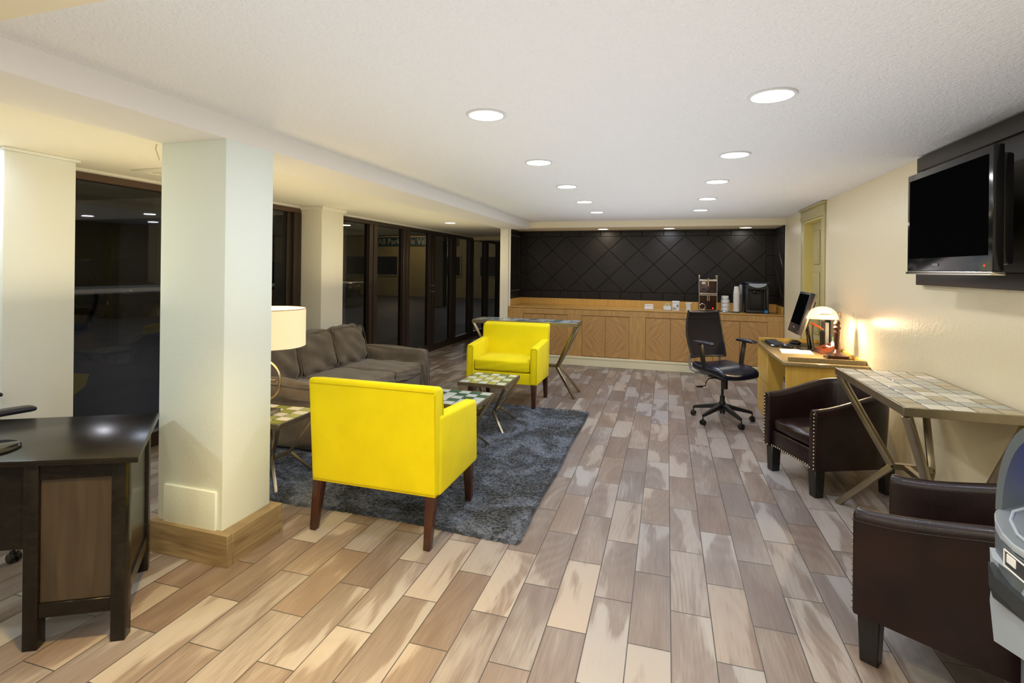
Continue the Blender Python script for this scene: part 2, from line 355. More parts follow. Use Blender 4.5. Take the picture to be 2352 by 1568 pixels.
    def lathe(s, prof, c=(0, 0, 0), n=32, mi=0, mat=None):
        t = bmesh.new(); rings = []
        for r, z in prof:
            if r < 1e-6: rings.append([t.verts.new((c[0], c[1], c[2] + z))])
            else: rings.append([t.verts.new((c[0] + r * math.cos(2 * PI * j / n), c[1] + r * math.sin(2 * PI * j / n), c[2] + z)) for j in range(n)])
        for A, B in zip(rings, rings[1:]):
            for j in range(n):
                a = [A[j % len(A)], A[(j + 1) % len(A)], B[(j + 1) % len(B)], B[j % len(B)]]
                f = []
                for q in a:
                    if q not in f: f.append(q)
                if len(f) > 2: t.faces.new(f)
        bmesh.ops.recalc_face_normals(t, faces=t.faces)
        return s._merge(t, mi, mat)
    def cushion(s, c, h, r=0.04, puff=0.03, n=14, wr=0.0, mat=None, mi=0, seed=0):
        """soft rounded box: centre c, half sizes h"""
        rnd = random.Random(seed); t = bmesh.new(); bmesh.ops.create_cube(t, size=2.0)
        bmesh.ops.subdivide_edges(t, edges=list(t.edges), cuts=n, use_grid_fill=True)
        ph = [(rnd.uniform(3, 9), rnd.uniform(3, 9), rnd.uniform(0, 6)) for _ in range(4)]
        for v in t.verts:
            x, y, z = v.co
            p = Vector((x * h[0], y * h[1], z * h[2]))
            q = Vector([max(-(h[i] - r), min(h[i] - r, p[i])) for i in range(3)])
            d = p - q
            if d.length > 1e-9: p = q + d.normalized() * min(r, d.length if max(abs(d.x), abs(d.y), abs(d.z)) < r * 0.999 else r)
            b = (1 - x * x) * (1 - y * y) if abs(z) > 0.98 else 0
            if abs(z) > 0.0: p.z += math.copysign(puff * (1 - x * x) * (1 - y * y) * abs(z), z)
            p.x += math.copysign(puff * .5 * (1 - y * y) * (1 - z * z) * abs(x), x)
            p.y += math.copysign(puff * .5 * (1 - x * x) * (1 - z * z) * abs(y), y)
            if wr:
                wv = sum(math.sin(a * x + b_ * y + c_ * 1.3 + a * z) for a, b_, c_ in ph) * wr
                p += Vector((x, y, z)).normalized() * wv
            v.co = p + Vector(c)
        return s._merge(t, mi, mat)
    def build(s, name, mats, parent=None, smooth=True, angle=38):
        me = bpy.data.meshes.new(name); s.bm.to_mesh(me); s.bm.free()
        for m in (mats if isinstance(mats, (list, tuple)) else [mats]): me.materials.append(m)
        if smooth:
            me.polygons.foreach_set('use_smooth', [True] * len(me.polygons)); me.set_sharp_from_angle(angle=R(angle))
        o = bpy.data.objects.new(name, me); C.objects.link(o)
        if parent: o.parent = parent
        return o

def thing(name, label, cat, loc=(0, 0, 0), rz=0.0, group=None):
    o = bpy.data.objects.new(name, None); C.objects.link(o); o.location = loc; o.rotation_euler = (0, 0, rz)
    o.empty_display_size = 0.1
    o['label'] = label; o['category'] = cat
    if group: o['group'] = group
    return o
def tag(o, label, cat, group=None, kind=None):
    o['label'] = label; o['category'] = cat
    if group: o['group'] = group
    if kind: o['kind'] = kind
    return o
def struct(mb, name, mats, label=None, parent=None, smooth=True):
    o = mb.build(name, mats, parent, smooth)
    if not parent:
        o['kind'] = 'structure'
        if label: o['label'] = label; o['category'] = name.split('_')[0]
    return o
def children(o): return [c for c in bpy.data.objects if c.parent == o]
def copy_tree(o, parent=None):
    c = o.copy(); C.objects.link(c); c.parent = parent
    for ch in children(o): copy_tree(ch, c)
    return c
def origin(o, p):
    """move a part's origin without moving the shape (keeps textures centred on it)"""
    o.data.transform(Matrix.Translation(-Vector(p))); o.location = p; return o

# ------------------------------------------------------------ room shell
H = 2.434; HL = 2.365; RX = 1.71; WX = -4.38; BACK = -3.4
f = MB(); f.box(WX - 0.1, 1.95, BACK - 0.1, 14.1, -0.1, 0); struct(f, 'floor', M['floor'], 'wood look plank tile floor with dark joints', smooth=False)
f = MB(); f.box(-2.4, 1.95, BACK - 0.1, 8.66, H, H + 0.08); struct(f, 'ceiling', M['ceiling'], 'textured white ceiling over the lobby', smooth=False)
f = MB(); f.box(WX - 0.15, -2.5, BACK - 0.1, 14.1, HL, H + 0.09); struct(f, 'ceiling_lounge', M['ceil_warm'], 'cream textured ceiling beside the window wall', smooth=False)
# beam: long beam + return over the counter alcove
f = MB(); f.box(-2.78, -2.31, BACK, 8.66, 2.315, H + 0.02, 0.004, 1); struct(f, 'trim_1', M['beam'], 'long ceiling beam running from the column to the counter')
f = MB(); f.box(-2.83, RX + 0.02, 8.66, 9.42, 2.333, H + 0.06, 0.004, 1); struct(f, 'trim_2', M['beamcream'], 'dropped soffit above the counter alcove')
f = MB(); f.box(-2.31, RX, 0.55, 1.118, 2.408, H + 0.02); struct(f, 'trim_7', M['beamcream'], 'shallow cream ceiling band crossing above the front of the lobby', smooth=False)
# right wall with door opening (6.64 .. 7.42 set back)
f = MB()
f.box(RX, RX + 0.12, BACK, 6.66, 0, H)
f.box(RX, RX + 0.12, 7.46, 8.66, 0, H)
f.box(RX, RX + 0.12, 6.66, 7.46, 2.27, H)
struct(f, 'wall_right', M['wall'], 'cream semi gloss wall with the television and desk', smooth=False)
f = MB(); f.box(RX + 0.12, RX + 0.22, 6.4, 7.8, 0, H); struct(f, 'wall_behind_door', M['wall'], smooth=False)
f = MB(); f.box(WX - 0.1, 1.95, BACK - 0.1, BACK, 0, H); struct(f, 'wall_rear', M['pillar'], smooth=False)
f = MB(); f.box(WX - 0.1, -2.83, 14.0, 14.1, 0, H); struct(f, 'wall_far', M['pillar'], smooth=False)
f = MB(); f.box(-2.83, -2.68, 8.65, 14.0, 0, 2.37); struct(f, 'wall_alcove_left', M['pillar'], 'narrow cream wall end beside the tiled alcove', smooth=False)
f = MB(); f.box(-2.68, RX + 0.12, 9.50, 9.6, 0, H); struct(f, 'wall_alcove_back', M['grout'], smooth=False)
f = MB(); f.box(RX, RX + 0.12, 8.66, 9.6, 0, H); struct(f, 'wall_alcove_right', M['grout'], smooth=False)
# door in the right wall
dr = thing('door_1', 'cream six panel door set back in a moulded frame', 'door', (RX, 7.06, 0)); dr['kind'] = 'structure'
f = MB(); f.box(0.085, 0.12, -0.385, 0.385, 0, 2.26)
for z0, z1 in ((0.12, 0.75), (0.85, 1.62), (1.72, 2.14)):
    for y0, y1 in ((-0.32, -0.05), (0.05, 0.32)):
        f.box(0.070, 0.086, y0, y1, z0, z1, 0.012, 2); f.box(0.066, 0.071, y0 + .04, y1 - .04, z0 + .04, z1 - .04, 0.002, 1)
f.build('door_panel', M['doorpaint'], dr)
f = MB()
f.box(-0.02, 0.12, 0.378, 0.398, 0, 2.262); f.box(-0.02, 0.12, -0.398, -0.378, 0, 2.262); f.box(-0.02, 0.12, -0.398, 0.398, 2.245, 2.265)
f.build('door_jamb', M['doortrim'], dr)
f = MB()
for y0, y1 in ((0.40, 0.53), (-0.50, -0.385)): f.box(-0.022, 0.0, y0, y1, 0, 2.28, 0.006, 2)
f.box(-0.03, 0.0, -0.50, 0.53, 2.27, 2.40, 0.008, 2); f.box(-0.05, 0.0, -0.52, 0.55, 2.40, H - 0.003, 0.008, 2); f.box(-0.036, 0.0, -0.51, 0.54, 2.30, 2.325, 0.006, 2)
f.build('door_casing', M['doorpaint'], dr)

# column
f = MB(); f.box(-2.775, -2.31, 2.232, 2.585, 0, 2.317, 0.006, 2); f.box(-2.715, -2.345, 2.218, 2.24, 0.15, 0.38, 0.004, 2)
struct(f, 'wall_column', M['column'], 'square pale green white column under the beam')
f = MB(); f.box(-2.80, -2.235, 2.195, 2.232, 0, 0.172, 0.002, 1); f.box(-2.31, -2.235, 2.232, 2.585, 0, 0.172, 0.002, 1)
f.box(-2.80, -2.775, 2.232, 2.585, 0, 0.172, 0.002, 1); f.box(-2.80, -2.235, 2.585, 2.61, 0, 0.172, 0.002, 1)
struct(f, 'baseboard_column', M['skirt'], 'tall wood look tile skirting around the column')
# pillars on the window wall
f = MB(); f.box(WX - 0.1, -4.06, 5.36, 5.80, 0, 2.318, 0.006, 2); f.box(WX - 0.1, -4.035, 5.34, 5.83, 2.318, HL, 0.004, 1)
struct(f, 'wall_pillar_middle', M['pillar'], 'cream pillar between the two window bays')
f = MB(); f.box(WX - 0.1, -4.06, 2.20, 2.62, 0, HL - 0.02, 0.006, 2); f.box(WX - 0.1, -4.04, 2.18, 2.64, HL - 0.02, HL, 0.004, 1)
struct(f, 'wall_pillar_front', M['pillarwhite'], 'white pillar behind the dark desk')
f = MB(); f.box(WX - 0.12, WX, BACK, 2.20, 0, H); struct(f, 'wall_left', M['pillar'], smooth=False)
# header strips
f = MB(); f.box(WX - 0.12, WX + 0.005, 2.2, 14.0, 2.335, HL + 0.02); struct(f, 'trim_3', M['ceil_warm'], 'cream strip between the ceiling and the window heads', smooth=False)
# yellowish drop near far end of the lounge
f = MB(); f.box(WX, -2.83, 11.3, 11.6, 2.28, HL + 0.01); struct(f, 'trim_4', M['trimcream'], smooth=False)

# windows on the left wall: storefront bays
def window(n, ys, z0=0.0, z1=2.335, stile=0.06, label=None, double=True, head=M['bronze'], lb=0.13):
    t = thing('window_%d' % n, label or 'tall dark storefront window', 'window', (WX, ys[0], 0)); t['kind'] = 'structure'
    f = MB(); y0, y1 = 0, ys[-1] - ys[0]
    f.box(-0.08, 0.02, y0, y1, z1 - 0.055, z1, 0.003, 1)
    f.build('window_head', head, t)
    f = MB(); f.box(-0.08, 0.02, y0, y1, z0, z0 + lb, 0.003, 1); f.build('bottom_rail', M['bronze'], t)
    for i, y in enumerate(ys):
        yy = y - ys[0]
        f = MB()
        if i == 0: f.box(-0.08, 0.025, 0, stile, z0 + lb, z1 - 0.055, 0.003, 1)
        elif i == len(ys) - 1: f.box(-0.08, 0.025, yy - stile, yy, z0 + lb, z1 - 0.055, 0.003, 1)
        else:
            f.box(-0.08, 0.020, yy - 0.10, yy - 0.004, z0 + lb, z1 - 0.055, 0.004, 1); f.box(-0.08, 0.030, yy + 0.004, yy + 0.11, z0 + lb, z1 - 0.055, 0.004, 1)
        f.build('mullion', M['bronze'], t)
    for a, b in zip(ys, ys[1:]):
        f = MB(); f.box(-0.040, -0.032, a - ys[0] + 0.02, b - ys[0] - 0.02, z0 + lb - 0.01, z1 - 0.05); f.build('glass_pane', M['glass'], t, smooth=False)
    return t
window(1, [2.62, 5.36], label='large single dark window between the white pillars', head=M['brownhead'], stile=0.05)
win2 = window(2, [5.80, 7.00, 8.06, 9.10, 10.15, 11.2, 12.25, 13.3, 14.0], label='row of narrow bronze framed storefront panes behind the sofa')
# extra jamb and narrow sidelight right before the middle pillar
f = MB(); f.box(WX - 0.08, WX + 0.02, 5.235, 5.36, 0.13, 2.28, 0.004, 1); f.box(WX - 0.09, WX - 0.02, 5.16, 5.235, 0.0, 2.28, 0.004, 1)
struct(f, 'window_3', [M['bronze']], 'bronze jamb beside the middle pillar')
# small door hardware on the double doors
for z in (1.16, 1.28):
    for dy in (-0.035, 0.045):
        f = MB(); f.lathe([(0, 0), (0.014, 0), (0.014, 0.02), (0, 0.022)], (0, 0, 0), 12, mat=Matrix.Translation((0.03, 9.10 - 5.80 + dy, z)) @ Matrix.Rotation(PI / 2, 4, 'Y'))
        f.build('door_lock', M['chrome'], win2)

# alcove tiling --------------------------------------------------
def clip_poly(poly, a, b, c):  # keep a*x+b*z<=c
    out = []
    for i in range(len(poly)):
        p, q = poly[i], poly[(i + 1) % len(poly)]
        dp, dq = a * p[0] + b * p[1] - c, a * q[0] + b * q[1] - c
        if dp <= 0: out.append(p)
        if dp * dq < 0:
            t = dp / (dp - dq); out.append((p[0] + t * (q[0] - p[0]), p[1] + t * (q[1] - p[1])))
    return out
def area2(p): return 0.5 * sum(p[i][0] * p[(i + 1) % len(p)][1] - p[(i + 1) % len(p)][0] * p[i][1] for i in range(len(p)))
def tile_panel(x0, x1, z0, z1, bw_top, bw_bot, bw_l, bw_r, ph, sp, brick):
    polys = []
    ix0, ix1, iz0, iz1 = x0 + bw_l, x1 - bw_r, z0 + bw_bot, z1 - bw_top
    hh = (iz1 - iz0) / 2; hs = sp / 2 * 1.0
    nx0 = int((ix0 - ph) / hs) - 4
    for i in range(nx0, nx0 + int((ix1 - ix0) / hs) + 10):
        for j in range(-1, 6):
            if (i + j) % 2: continue
            cx = ph + i * hs; cz = iz1 - j * hh / 2
            p = [(cx, cz - hh / 2), (cx + hs, cz), (cx, cz + hh / 2), (cx - hs, cz)]
            # inset grout
            p = [(cx + (q[0] - cx) * 0.982, cz + (q[1] - cz) * 0.982) for q in p]
            for a, b, c in ((1, 0, ix1 - .003), (-1, 0, -ix0 - .003), (0, 1, iz1 - .003), (0, -1, -iz0 - .003)):
                p = clip_poly(p, a, b, c)
                if len(p) < 3: break
            if len(p) >= 3 and abs(area2(p)) > 2e-4: polys.append(p)
    x = ix0 - 0.0
    k = 0
    for zb0, zb1, sh in ((z1 - bw_top, z1, 0.0), (z0, z0 + bw_bot, 0.0)):
        x = ph - 12 * brick
        while x < x1:
            a, b = max(x, x0), min(x + brick, x1)
            if b - a > 0.02: polys.append([(a + .003, zb0 + .003), (b - .003, zb0 + .003), (b - .003, zb1 - .003), (a + .003, zb1 - .003)])
            x += brick
    for xa, xb in ((x0, ix0), (ix1, x1)):
        for q in range(3):
            za = iz0 + (iz1 - iz0) * q / 3; zb = iz0 + (iz1 - iz0) * (q + 1) / 3
            if xb - xa > 0.02: polys.append([(xa + .003, za + .003), (xb - .003, za + .003), (xb - .003, zb - .003), (xa + .003, zb - .003)])
    return polys
def build_tiles(name, polys, frame, label, depth=0.012):
    bm = bmesh.new()
    for p in polys:
        if area2(p) < 0: p = p[::-1]
        t = bmesh.new(); vs = [t.verts.new(frame(q[0], q[1], 0)) for q in p]
        try: fc = t.faces.new(vs)
        except ValueError: t.free(); continue
        r = bmesh.ops.extrude_face_region(t, geom=[fc]); nv = [g for g in r['geom'] if isinstance(g, bmesh.types.BMVert)]
        cx = sum(q[0] for q in p) / len(p); cz = sum(q[1] for q in p) / len(p)
        d = Vector(frame(0, 0, 1)) - Vector(frame(0, 0, 0))
        for v in nv: v.co += d * (depth - 0.004)
        # pillowed edge
        top = [g for g in r['geom'] if isinstance(g, bmesh.types.BMFace)]
        ri = bmesh.ops.inset_individual(t, faces=top, thickness=0.005)
        for v in top[0].verts: v.co += d * 0.004
        bmesh.ops.recalc_face_normals(t, faces=t.faces)
        me = bpy.data.meshes.new('t'); t.to_mesh(me); t.free(); bm.from_mesh(me); bpy.data.meshes.remove(me)
    me = bpy.data.meshes.new(name); bm.to_mesh(me); bm.free(); me.materials.append(M['tile'])
    o = bpy.data.objects.new(name, me); C.objects.link(o); o['kind'] = 'structure'; o['label'] = label; o['category'] = 'wall'
    return o
P = tile_panel(-2.67, RX, 1.0, 2.335, 0.11, 0.225, 0.12, 0.13, -1.5275, 0.521, 0.366)
build_tiles('wall_tiled_back', P, lambda x, z, d: (x, 9.40 - d + 0.0, z), 'dark brown tiled wall in a diagonal pattern above the counter')
P = tile_panel(8.68, 9.39, 1.0, 2.335, 0.11, 0.225, 0.06, 0.06, 9.05, 0.52, 0.366)
build_tiles('wall_tiled_left', P, lambda x, z, d: (-2.68 + d, x, z), 'dark tiled left side of the alcove')
build_tiles('wall_tiled_right', P, lambda x, z, d: (RX - d, x, z), 'dark tiled right side of the alcove')
f = MB(); f.box(-2.68, RX, 9.40, 9.50, 0.9, 2.34); struct(f, 'wall_tile_backing', M['grout'], smooth=False)
f = MB(); f.box(-2.67, -2.64, 8.655, 8.665, 0.94, 2.33); struct(f, 'trim_5', M['beam'], smooth=False)

# ------------------------------------------------------------ downlights
def downlight(x, y, z, label, group, warm=False, r=0.105, power=None, col=None, first=[None, None]):
    k = 1 if warm else 0
    if first[k] is None:
        t = thing('recessed_downlight', label, 'ceiling light', (x, y, z), 0, group)
        f = MB(); f.lathe([(r, 0), (r, -0.006), (r * .97, -0.009), (r * .86, -0.008), (r * .84, 0.002), (r * .84, 0.02), (r, 0.02), (r, 0)], n=40); f.build('trim_ring', M['whitemetal'], t)
        f = MB(); f.lathe([(0, -0.006), (r * .5, -0.0055), (r * .80, -0.003), (r * .83, 0.0), (r * .83, 0.006), (0, 0.006)], n=40); f.build('lens', M['lenswarm' if warm else 'lens'], t)
        first[k] = t
    else:
        t = copy_tree(first[k]); t.location = (x, y, z); t['label'] = label; t['group'] = group
    a = area('downlight_lamp', (x, y, z - 0.016), r * 1.6, power or MAIN_W, col or COOL)
    a.parent = None
    return t
LY = [2.56, 3.80, 4.97, 6.14, 7.28]; RY = [2.61, 3.87, 4.99, 6.15, 7.28]
nth = ['nearest', 'second', 'third', 'fourth', 'last']
for i in range(5):
    downlight([-.925, -.944, -.948, -.956, -.956][i], LY[i], H, 'round lit ceiling light, %s from the camera in the row beside the beam' % nth[i], 'ceiling lights over the lobby')
for i in range(5):
    downlight([.455, .443, .425, .427, .419][i], RY[i], H, 'round lit ceiling light, %s from the camera in the row nearer the television wall' % nth[i], 'ceiling lights over the lobby')
# same fittings continue behind the camera (light only reaches the picture)
for x in (-0.93, 0.46):
    for y, pw in ((1.35, MAIN_W), (0.1, MAIN_W * 1.9), (-1.3, MAIN_W * 2.4)):
        area('downlight_lamp', (x, y, H - 0.02), 0.17, pw, (1.0, 0.95, 0.78))
def spot(loc, power, color, ang):
    l = bpy.data.lights.new('downlight_lamp', 'SPOT'); l.energy = power; l.color = color; l.spot_size = R(ang); l.spot_blend = 0.9; l.shadow_soft_size = 0.09
    o = bpy.data.objects.new('downlight_lamp', l); C.objects.link(o); o.location = loc
spot((-1.45, 1.15, H - 0.02), 330, (1.0, 0.64, 0.16), 104)
spot((-0.2, 0.9, H - 0.06), 110, (1.0, 0.78, 0.42), 110)
area('downlight_lamp', (-3.4, 0.2, HL - 0.02), 0.17, 18, (0.80, 0.95, 1.0))
downlight(-3.42, 7.78, HL, 'round warm ceiling light over the aisle between sofa and alcove', 'ceiling lights over the lounge', True, power=9, col=(1, .86, .55))
downlight(-4.12, 1.98, HL, 'round ceiling light cut by the left picture edge near the white pillar', 'ceiling lights over the lounge', True, power=5, col=(.70, .86, 1))
for i, x in enumerate((-1.076, 0.03, 1.212)):
    downlight(x, 9.05, 2.333, ['small light in the soffit above the far left of the counter', 'small light in the soffit above the middle of the counter', 'small light in the soffit above the drink machines'][i], 'soffit lights above the counter', True, power=[5, 5, 4][i], col=[(1, .85, .6), (.85, .9, 1), (.95, .93, .9)][i])
# flush ceiling vents in the lounge ceiling
v = thing('ceiling_vent', 'flat square air vent in the cream ceiling left of the column', 'vent', (-3.75, 3.30, HL))
f = MB(); f.box(-.30, .30, -.30, -.24, -.012, 0, .003, 1); f.box(-.30, .30, .24, .30, -.012, 0, .003, 1); f.box(-.30, -.24, -.24, .24, -.012, 0, .003, 1); f.box(.24, .30, -.24, .24, -.012, 0, .003, 1); f.build('vent_frame', M['pillar'], v)
f = MB()
for i in range(8): f.box(-.24, .24, -.23 + i * .06, -.20 + i * .06, -.009, -.001)
f.build('louvers', M['ceil_warm'], v, smooth=False)
# loose cable at the column head
f = MB(); f.tube([(-2.80, 2.222, 2.31), (-2.805, 2.22, 2.28), (-2.79, 2.22, 2.25), (-2.778, 2.222, 2.215)], 0.004, 8)
tag(f.build('cable', M['trimcream']), 'short loose cable hanging where column meets beam', 'cable')

# ------------------------------------------------------------ counter
ct = thing('service_counter', 'long oak coffee counter with diamond veneer doors below the dark tiles', 'counter', (-0.48, 8.65, 0))
X0, X1 = -2.67 + 0.48, RX + 0.476
f = MB(); f.box(X0, X1, 0.02, 0.70, 0.155, 0.93); f.box(X0, X1, 0.0, 0.03, 0.85, 0.94, 0.002, 1)
dx = [(-2.396, -1.617), (-1.366, -0.584), (-0.327, 0.452), (0.70, 1.479)]
xs = [-2.67] + [q for d in dx for q in d] + [RX - .004]
for i in range(0, len(xs), 2): f.box(xs[i] + .48, xs[i + 1] + .48, 0.0, 0.03, 0.155, 0.85, 0.001, 1)
f.build('cabinet', M['oak'], ct)
f = MB(); f.box(X0, X1, 0.0, 0.74, 0.945, 0.968, 0.003, 1); f.build('worktop', M['oakx'], ct)
f = MB(); f.box(X0, X1, 0.715, 0.745, 0.968, 1.085, 0.003, 1); f.box(X0, X0 + .02, 0.03, 0.715, 0.968, 1.085, 0.003, 1); f.box(X1 - .02, X1, 0.03, 0.715, 0.968, 1.085, 0.003, 1); f.build('splashback', M['oaksplash'], ct)
for a, b in dx:
    mid = (a + b) / 2
    for p, q in ((a, mid), (mid, b)):
        f = MB(); f.box(p + .006, q - .003, 8.651, 8.672, 0.168, 0.837, 0.001, 1)
        o = f.build('cabinet_door', M['chevron'], ct)
        o.data.transform(Matrix.Translation((-mid, 0, -0.505))); o.location = (mid + .48, -8.65, 0.505)
f = MB(); f.box(X0, X1, -0.015, 0.04, 0, 0.115, 0.004, 1); f.box(X0, X1, -0.022, 0.03, 0.115, 0.155, 0.008, 2); f.build('plinth', M['trimcream'], ct)

# ------------------------------------------------------------ counter top things
CZ = 0.968
def at(x, y, z=CZ): return (x, y, z)
# napkin dispenser
t = thing('napkin_holder', 'chrome wire napkin holder on the counter, leftmost of the items', 'napkin holder', at(-.28, 8.85))
f = MB()
for x in (-.078, .078):
    f.tube([(x, -.05, .004), (x, -.05, .07), (x, .05, .07), (x, .05, .004)], .004, 8)
f.tube([(-.078, -.05, .006), (.078, -.05, .006)], .004, 8); f.tube([(-.078, .05, .006), (.078, .05, .006)], .004, 8); f.tube([(-.078, -.05, .07), (.078, -.05, .07)], .003, 8)
f.build('wire_frame', M['chrome'], t)
f = MB(); f.box(-.07, .07, -.045, .045, .010, .075, .006, 2); f.box(-.068, .07, -.04, .045, .077, .088, .004, 2); f.build('napkins', M['paper'], t)
# packets organiser + lidded box
t = thing('sachet_caddy', 'clear caddy of tea and sugar sachets on the counter', 'caddy', at(.01, 8.84))
f = MB()
for a, b_, c_, d in ((-.065, .065, -.05, -.046), (-.065, .065, .046, .05), (-.065, -.061, -.05, .05), (.061, .065, -.05, .05), (-.065, .065, -.05, .05)):
    f.box(a, b_, c_, d, 0.0, .075 if (b_ - a < .01 or d - c_ < .01) else .006)
f.build('clear_box', M['clearplastic'], t, smooth=False)
for i in range(7):
    f = MB(); f.box(-.055 + i * .016, -.043 + i * .016, -.035, .035, .008, .10 + .012 * (i % 3), .002, 1)
    f.build('sachet', TILEC['cream glass'] if i % 3 else TILEC['light olive'], t)
t = thing('stirrer_box', 'white lidded plastic box of packets beside the sachet caddy', 'box', at(.145, 8.84))
f = MB(); f.box(-.055, .055, -.05, .05, 0, .12, .006, 2); f.build('box_body', M['clearplastic'], t)
f = MB(); f.box(-.058, .058, -.053, .053, .12, .155, .008, 2); f.build('lid', M['white'], t)
f = MB(); f.box(-.045, .0, -.053, -.0495, .02, .05); f.box(.01, .045, -.053, -.0495, .06, .10); f.build('packet_print', M['greymetal'], t)
# single bowl-ish cup
f = MB(); f.lathe([(0, 0), (.042, 0), (.056, .12), (.059, .124), (.057, .128), (.052, .122), (.040, .01), (0, .008)], at(.345, 8.86), 32)
tag(f.build('paper_bowl', M['foam']), 'single white tub standing between sachets and coffee dispenser', 'tub')
# tray cloth below
f = MB(); f.box(.42, 1.05, 8.70, 8.98, CZ, CZ + .006, .002, 1); tag(f.build('tray_mat', M['greymetal']), 'thin grey mat under the coffee dispenser', 'mat')
Z2 = CZ + .006
# coffee dispenser
t = thing('coffee_dispenser', 'dark chrome framed coffee dispenser with a brass tap on the counter', 'coffee machine', (.635, 8.88, Z2))
f = MB(); f.box(-.125, .125, -.09, .12, .03, .50, .006, 2); f.build('housing', M['cyl'], t)
f = MB()
for x in (-.132, .132):
    for y in (-.10, .12): f.tube([(x, y, 0), (x, y, .56)], .005, 8); f.lathe([(0, .555), (.009, .56), (.009, .575), (0, .585)], (x, y, 0), 10)
for z in (.262, .285, .49, .505):
    f.box(-.135, .135, -.106, -.096, z - .006, z + .006, .002, 1)
for z in (.28, .50, .02): f.box(-.135, .135, .112, .122, z - .006, z + .006); 
for x in (-.132, .132):
    for z in (.28, .50, .02): f.box(x - .004, x + .004, -.10, .12, z - .006, z + .006)
f.build('wire_frame', TILEC['cream glass'] if False else M['chrome'], t)
for pts, rr in (([(0, -.11, .53), (0, -.115, .40)], .011), ([(-.012, -.115, .27), (-.012, -.12, .17)], .008), ([(.014, -.115, .27), (.014, -.12, .17)], .008)):
    f = MB(); f.tube(pts, rr, 10); f.build('tap_tube', M['brassnail'], t)
for q in ((-.02, .02, -.14, -.09, .33, .375), (-.095, -.04, -.104, -.088, .345, .37), (.045, .09, -.104, -.088, .345, .37)):
    f = MB(); f.box(*q, .004, 1); f.build('tap_handle', M['blackgloss'], t)
f = MB(); f.lathe([(0, 0), (.030, 0), (.030, .004), (0, .005)], n=28, mat=Matrix.Translation((-.07, -.091, .455)) @ Matrix.Scale(.65, 4, (0, 0, 1)) @ Matrix.Rotation(PI / 2, 4, 'X')); f.build('badge', TILEC['cream glass'], t)
f = MB(); f.tube([(-.085 + .045 * math.cos(a * PI / 12), -.094, .075 + .045 * math.sin(a * PI / 12)) for a in range(24)], .005, 8, closed=True); f.build('gauge_ring', M['chrome'], t)
f = MB(); f.box(.062, .084, -.097, -.09, .045, .062, .003, 1); f.build('indicator_light', M['led'], t)
f = MB(); f.box(-.03, .11, -.16, .02, 0, .016, .006, 2); f.build('drip_tray', M['black'], t)
# stacked lids / bowls in a rack
t = thing('lid_rack', 'wire rack holding white cup lids between coffee dispenser and cups', 'rack', (.895, 8.88, Z2))
f = MB()
for a in range(4):
    x, y = .072 * math.cos(a * PI / 2 + PI / 4) * 1.2, .072 * math.sin(a * PI / 2 + PI / 4) * 1.2
    f.tube([(x, y, 0), (x, y, .20)], .003, 8)
f.tube([(.086 * math.cos(a * PI / 12), .086 * math.sin(a * PI / 12), .005) for a in range(24)], .004, 8, closed=True)
f.build('wire_stand', M['chrome'], t)
lr = None
for i in range(4):
    b = thing('lid_stack', ['white lid stack at the bottom of the wire rack', 'white lid stack second from the bottom of the wire rack', 'white lid stack third from the bottom of the wire rack', 'white lid stack on top of the wire rack'][i], 'lids', (.895, 8.88, Z2 + .008 + i * .062), 0, 'white lids in the wire rack')
    f = MB(); rr = .060 if i < 3 else .054
    f.lathe([(0, 0), (rr * .9, 0), (rr, .012), (rr, .050), (rr * .92, .058), (0, .058)], n=32); o = f.build('lids', M['white'], b)
# cup tower
t = thing('cup_holder', 'small dark stand under the tower of paper cups', 'cup stand', (1.06, 8.84, CZ))
f = MB(); f.lathe([(0, 0), (.065, 0), (.065, .010), (.03, .016), (0, .016)], n=32); f.build('stand_base', M['black'], t)
f = MB(); f.tube([(.075, .05, .004), (.075, .05, .30)], .004, 8); f.build('side_rod', M['chrome'], t)
cup0 = None
n = 25
for i in range(n):
    z = CZ + .0165 + i * .0122
    lab = 'white paper cup in the tall upside down stack on the counter'
    if cup0 is None:
        f = MB(); f.lathe([(.045, 0), (.047, 0), (.047, .005), (.0445, .006), (.032, .105), (0, .105), (0, .102), (.029, .101), (.043, .004), (.045, 0)], (0, 0, 0), 28)
        cup0 = f.build('paper_cup', M['foam']); c = cup0
    else: c = cup0.copy(); C.objects.link(c)
    c.location = (1.06, 8.84, z); c.rotation_euler = (0, 0, i)
    ORD = ['lowest', 'second', 'third', 'fourth', 'fifth', 'sixth', 'seventh', 'eighth', 'ninth', 'tenth', 'eleventh', 'twelfth', 'thirteenth', 'fourteenth', 'fifteenth', 'sixteenth', 'seventeenth', 'eighteenth', 'nineteenth', 'twentieth', 'twenty-first', 'twenty-second', 'twenty-third', 'twenty-fourth', 'top']
    tag(c, ('white paper cup, %s%s in the tall upside down stack' % (ORD[i], '' if i in (0, n - 1) else ' from the bottom')) if i < n - 1 else 'topmost white paper cup of the tall upside down stack', 'paper cup', 'paper cups in the tall stack')
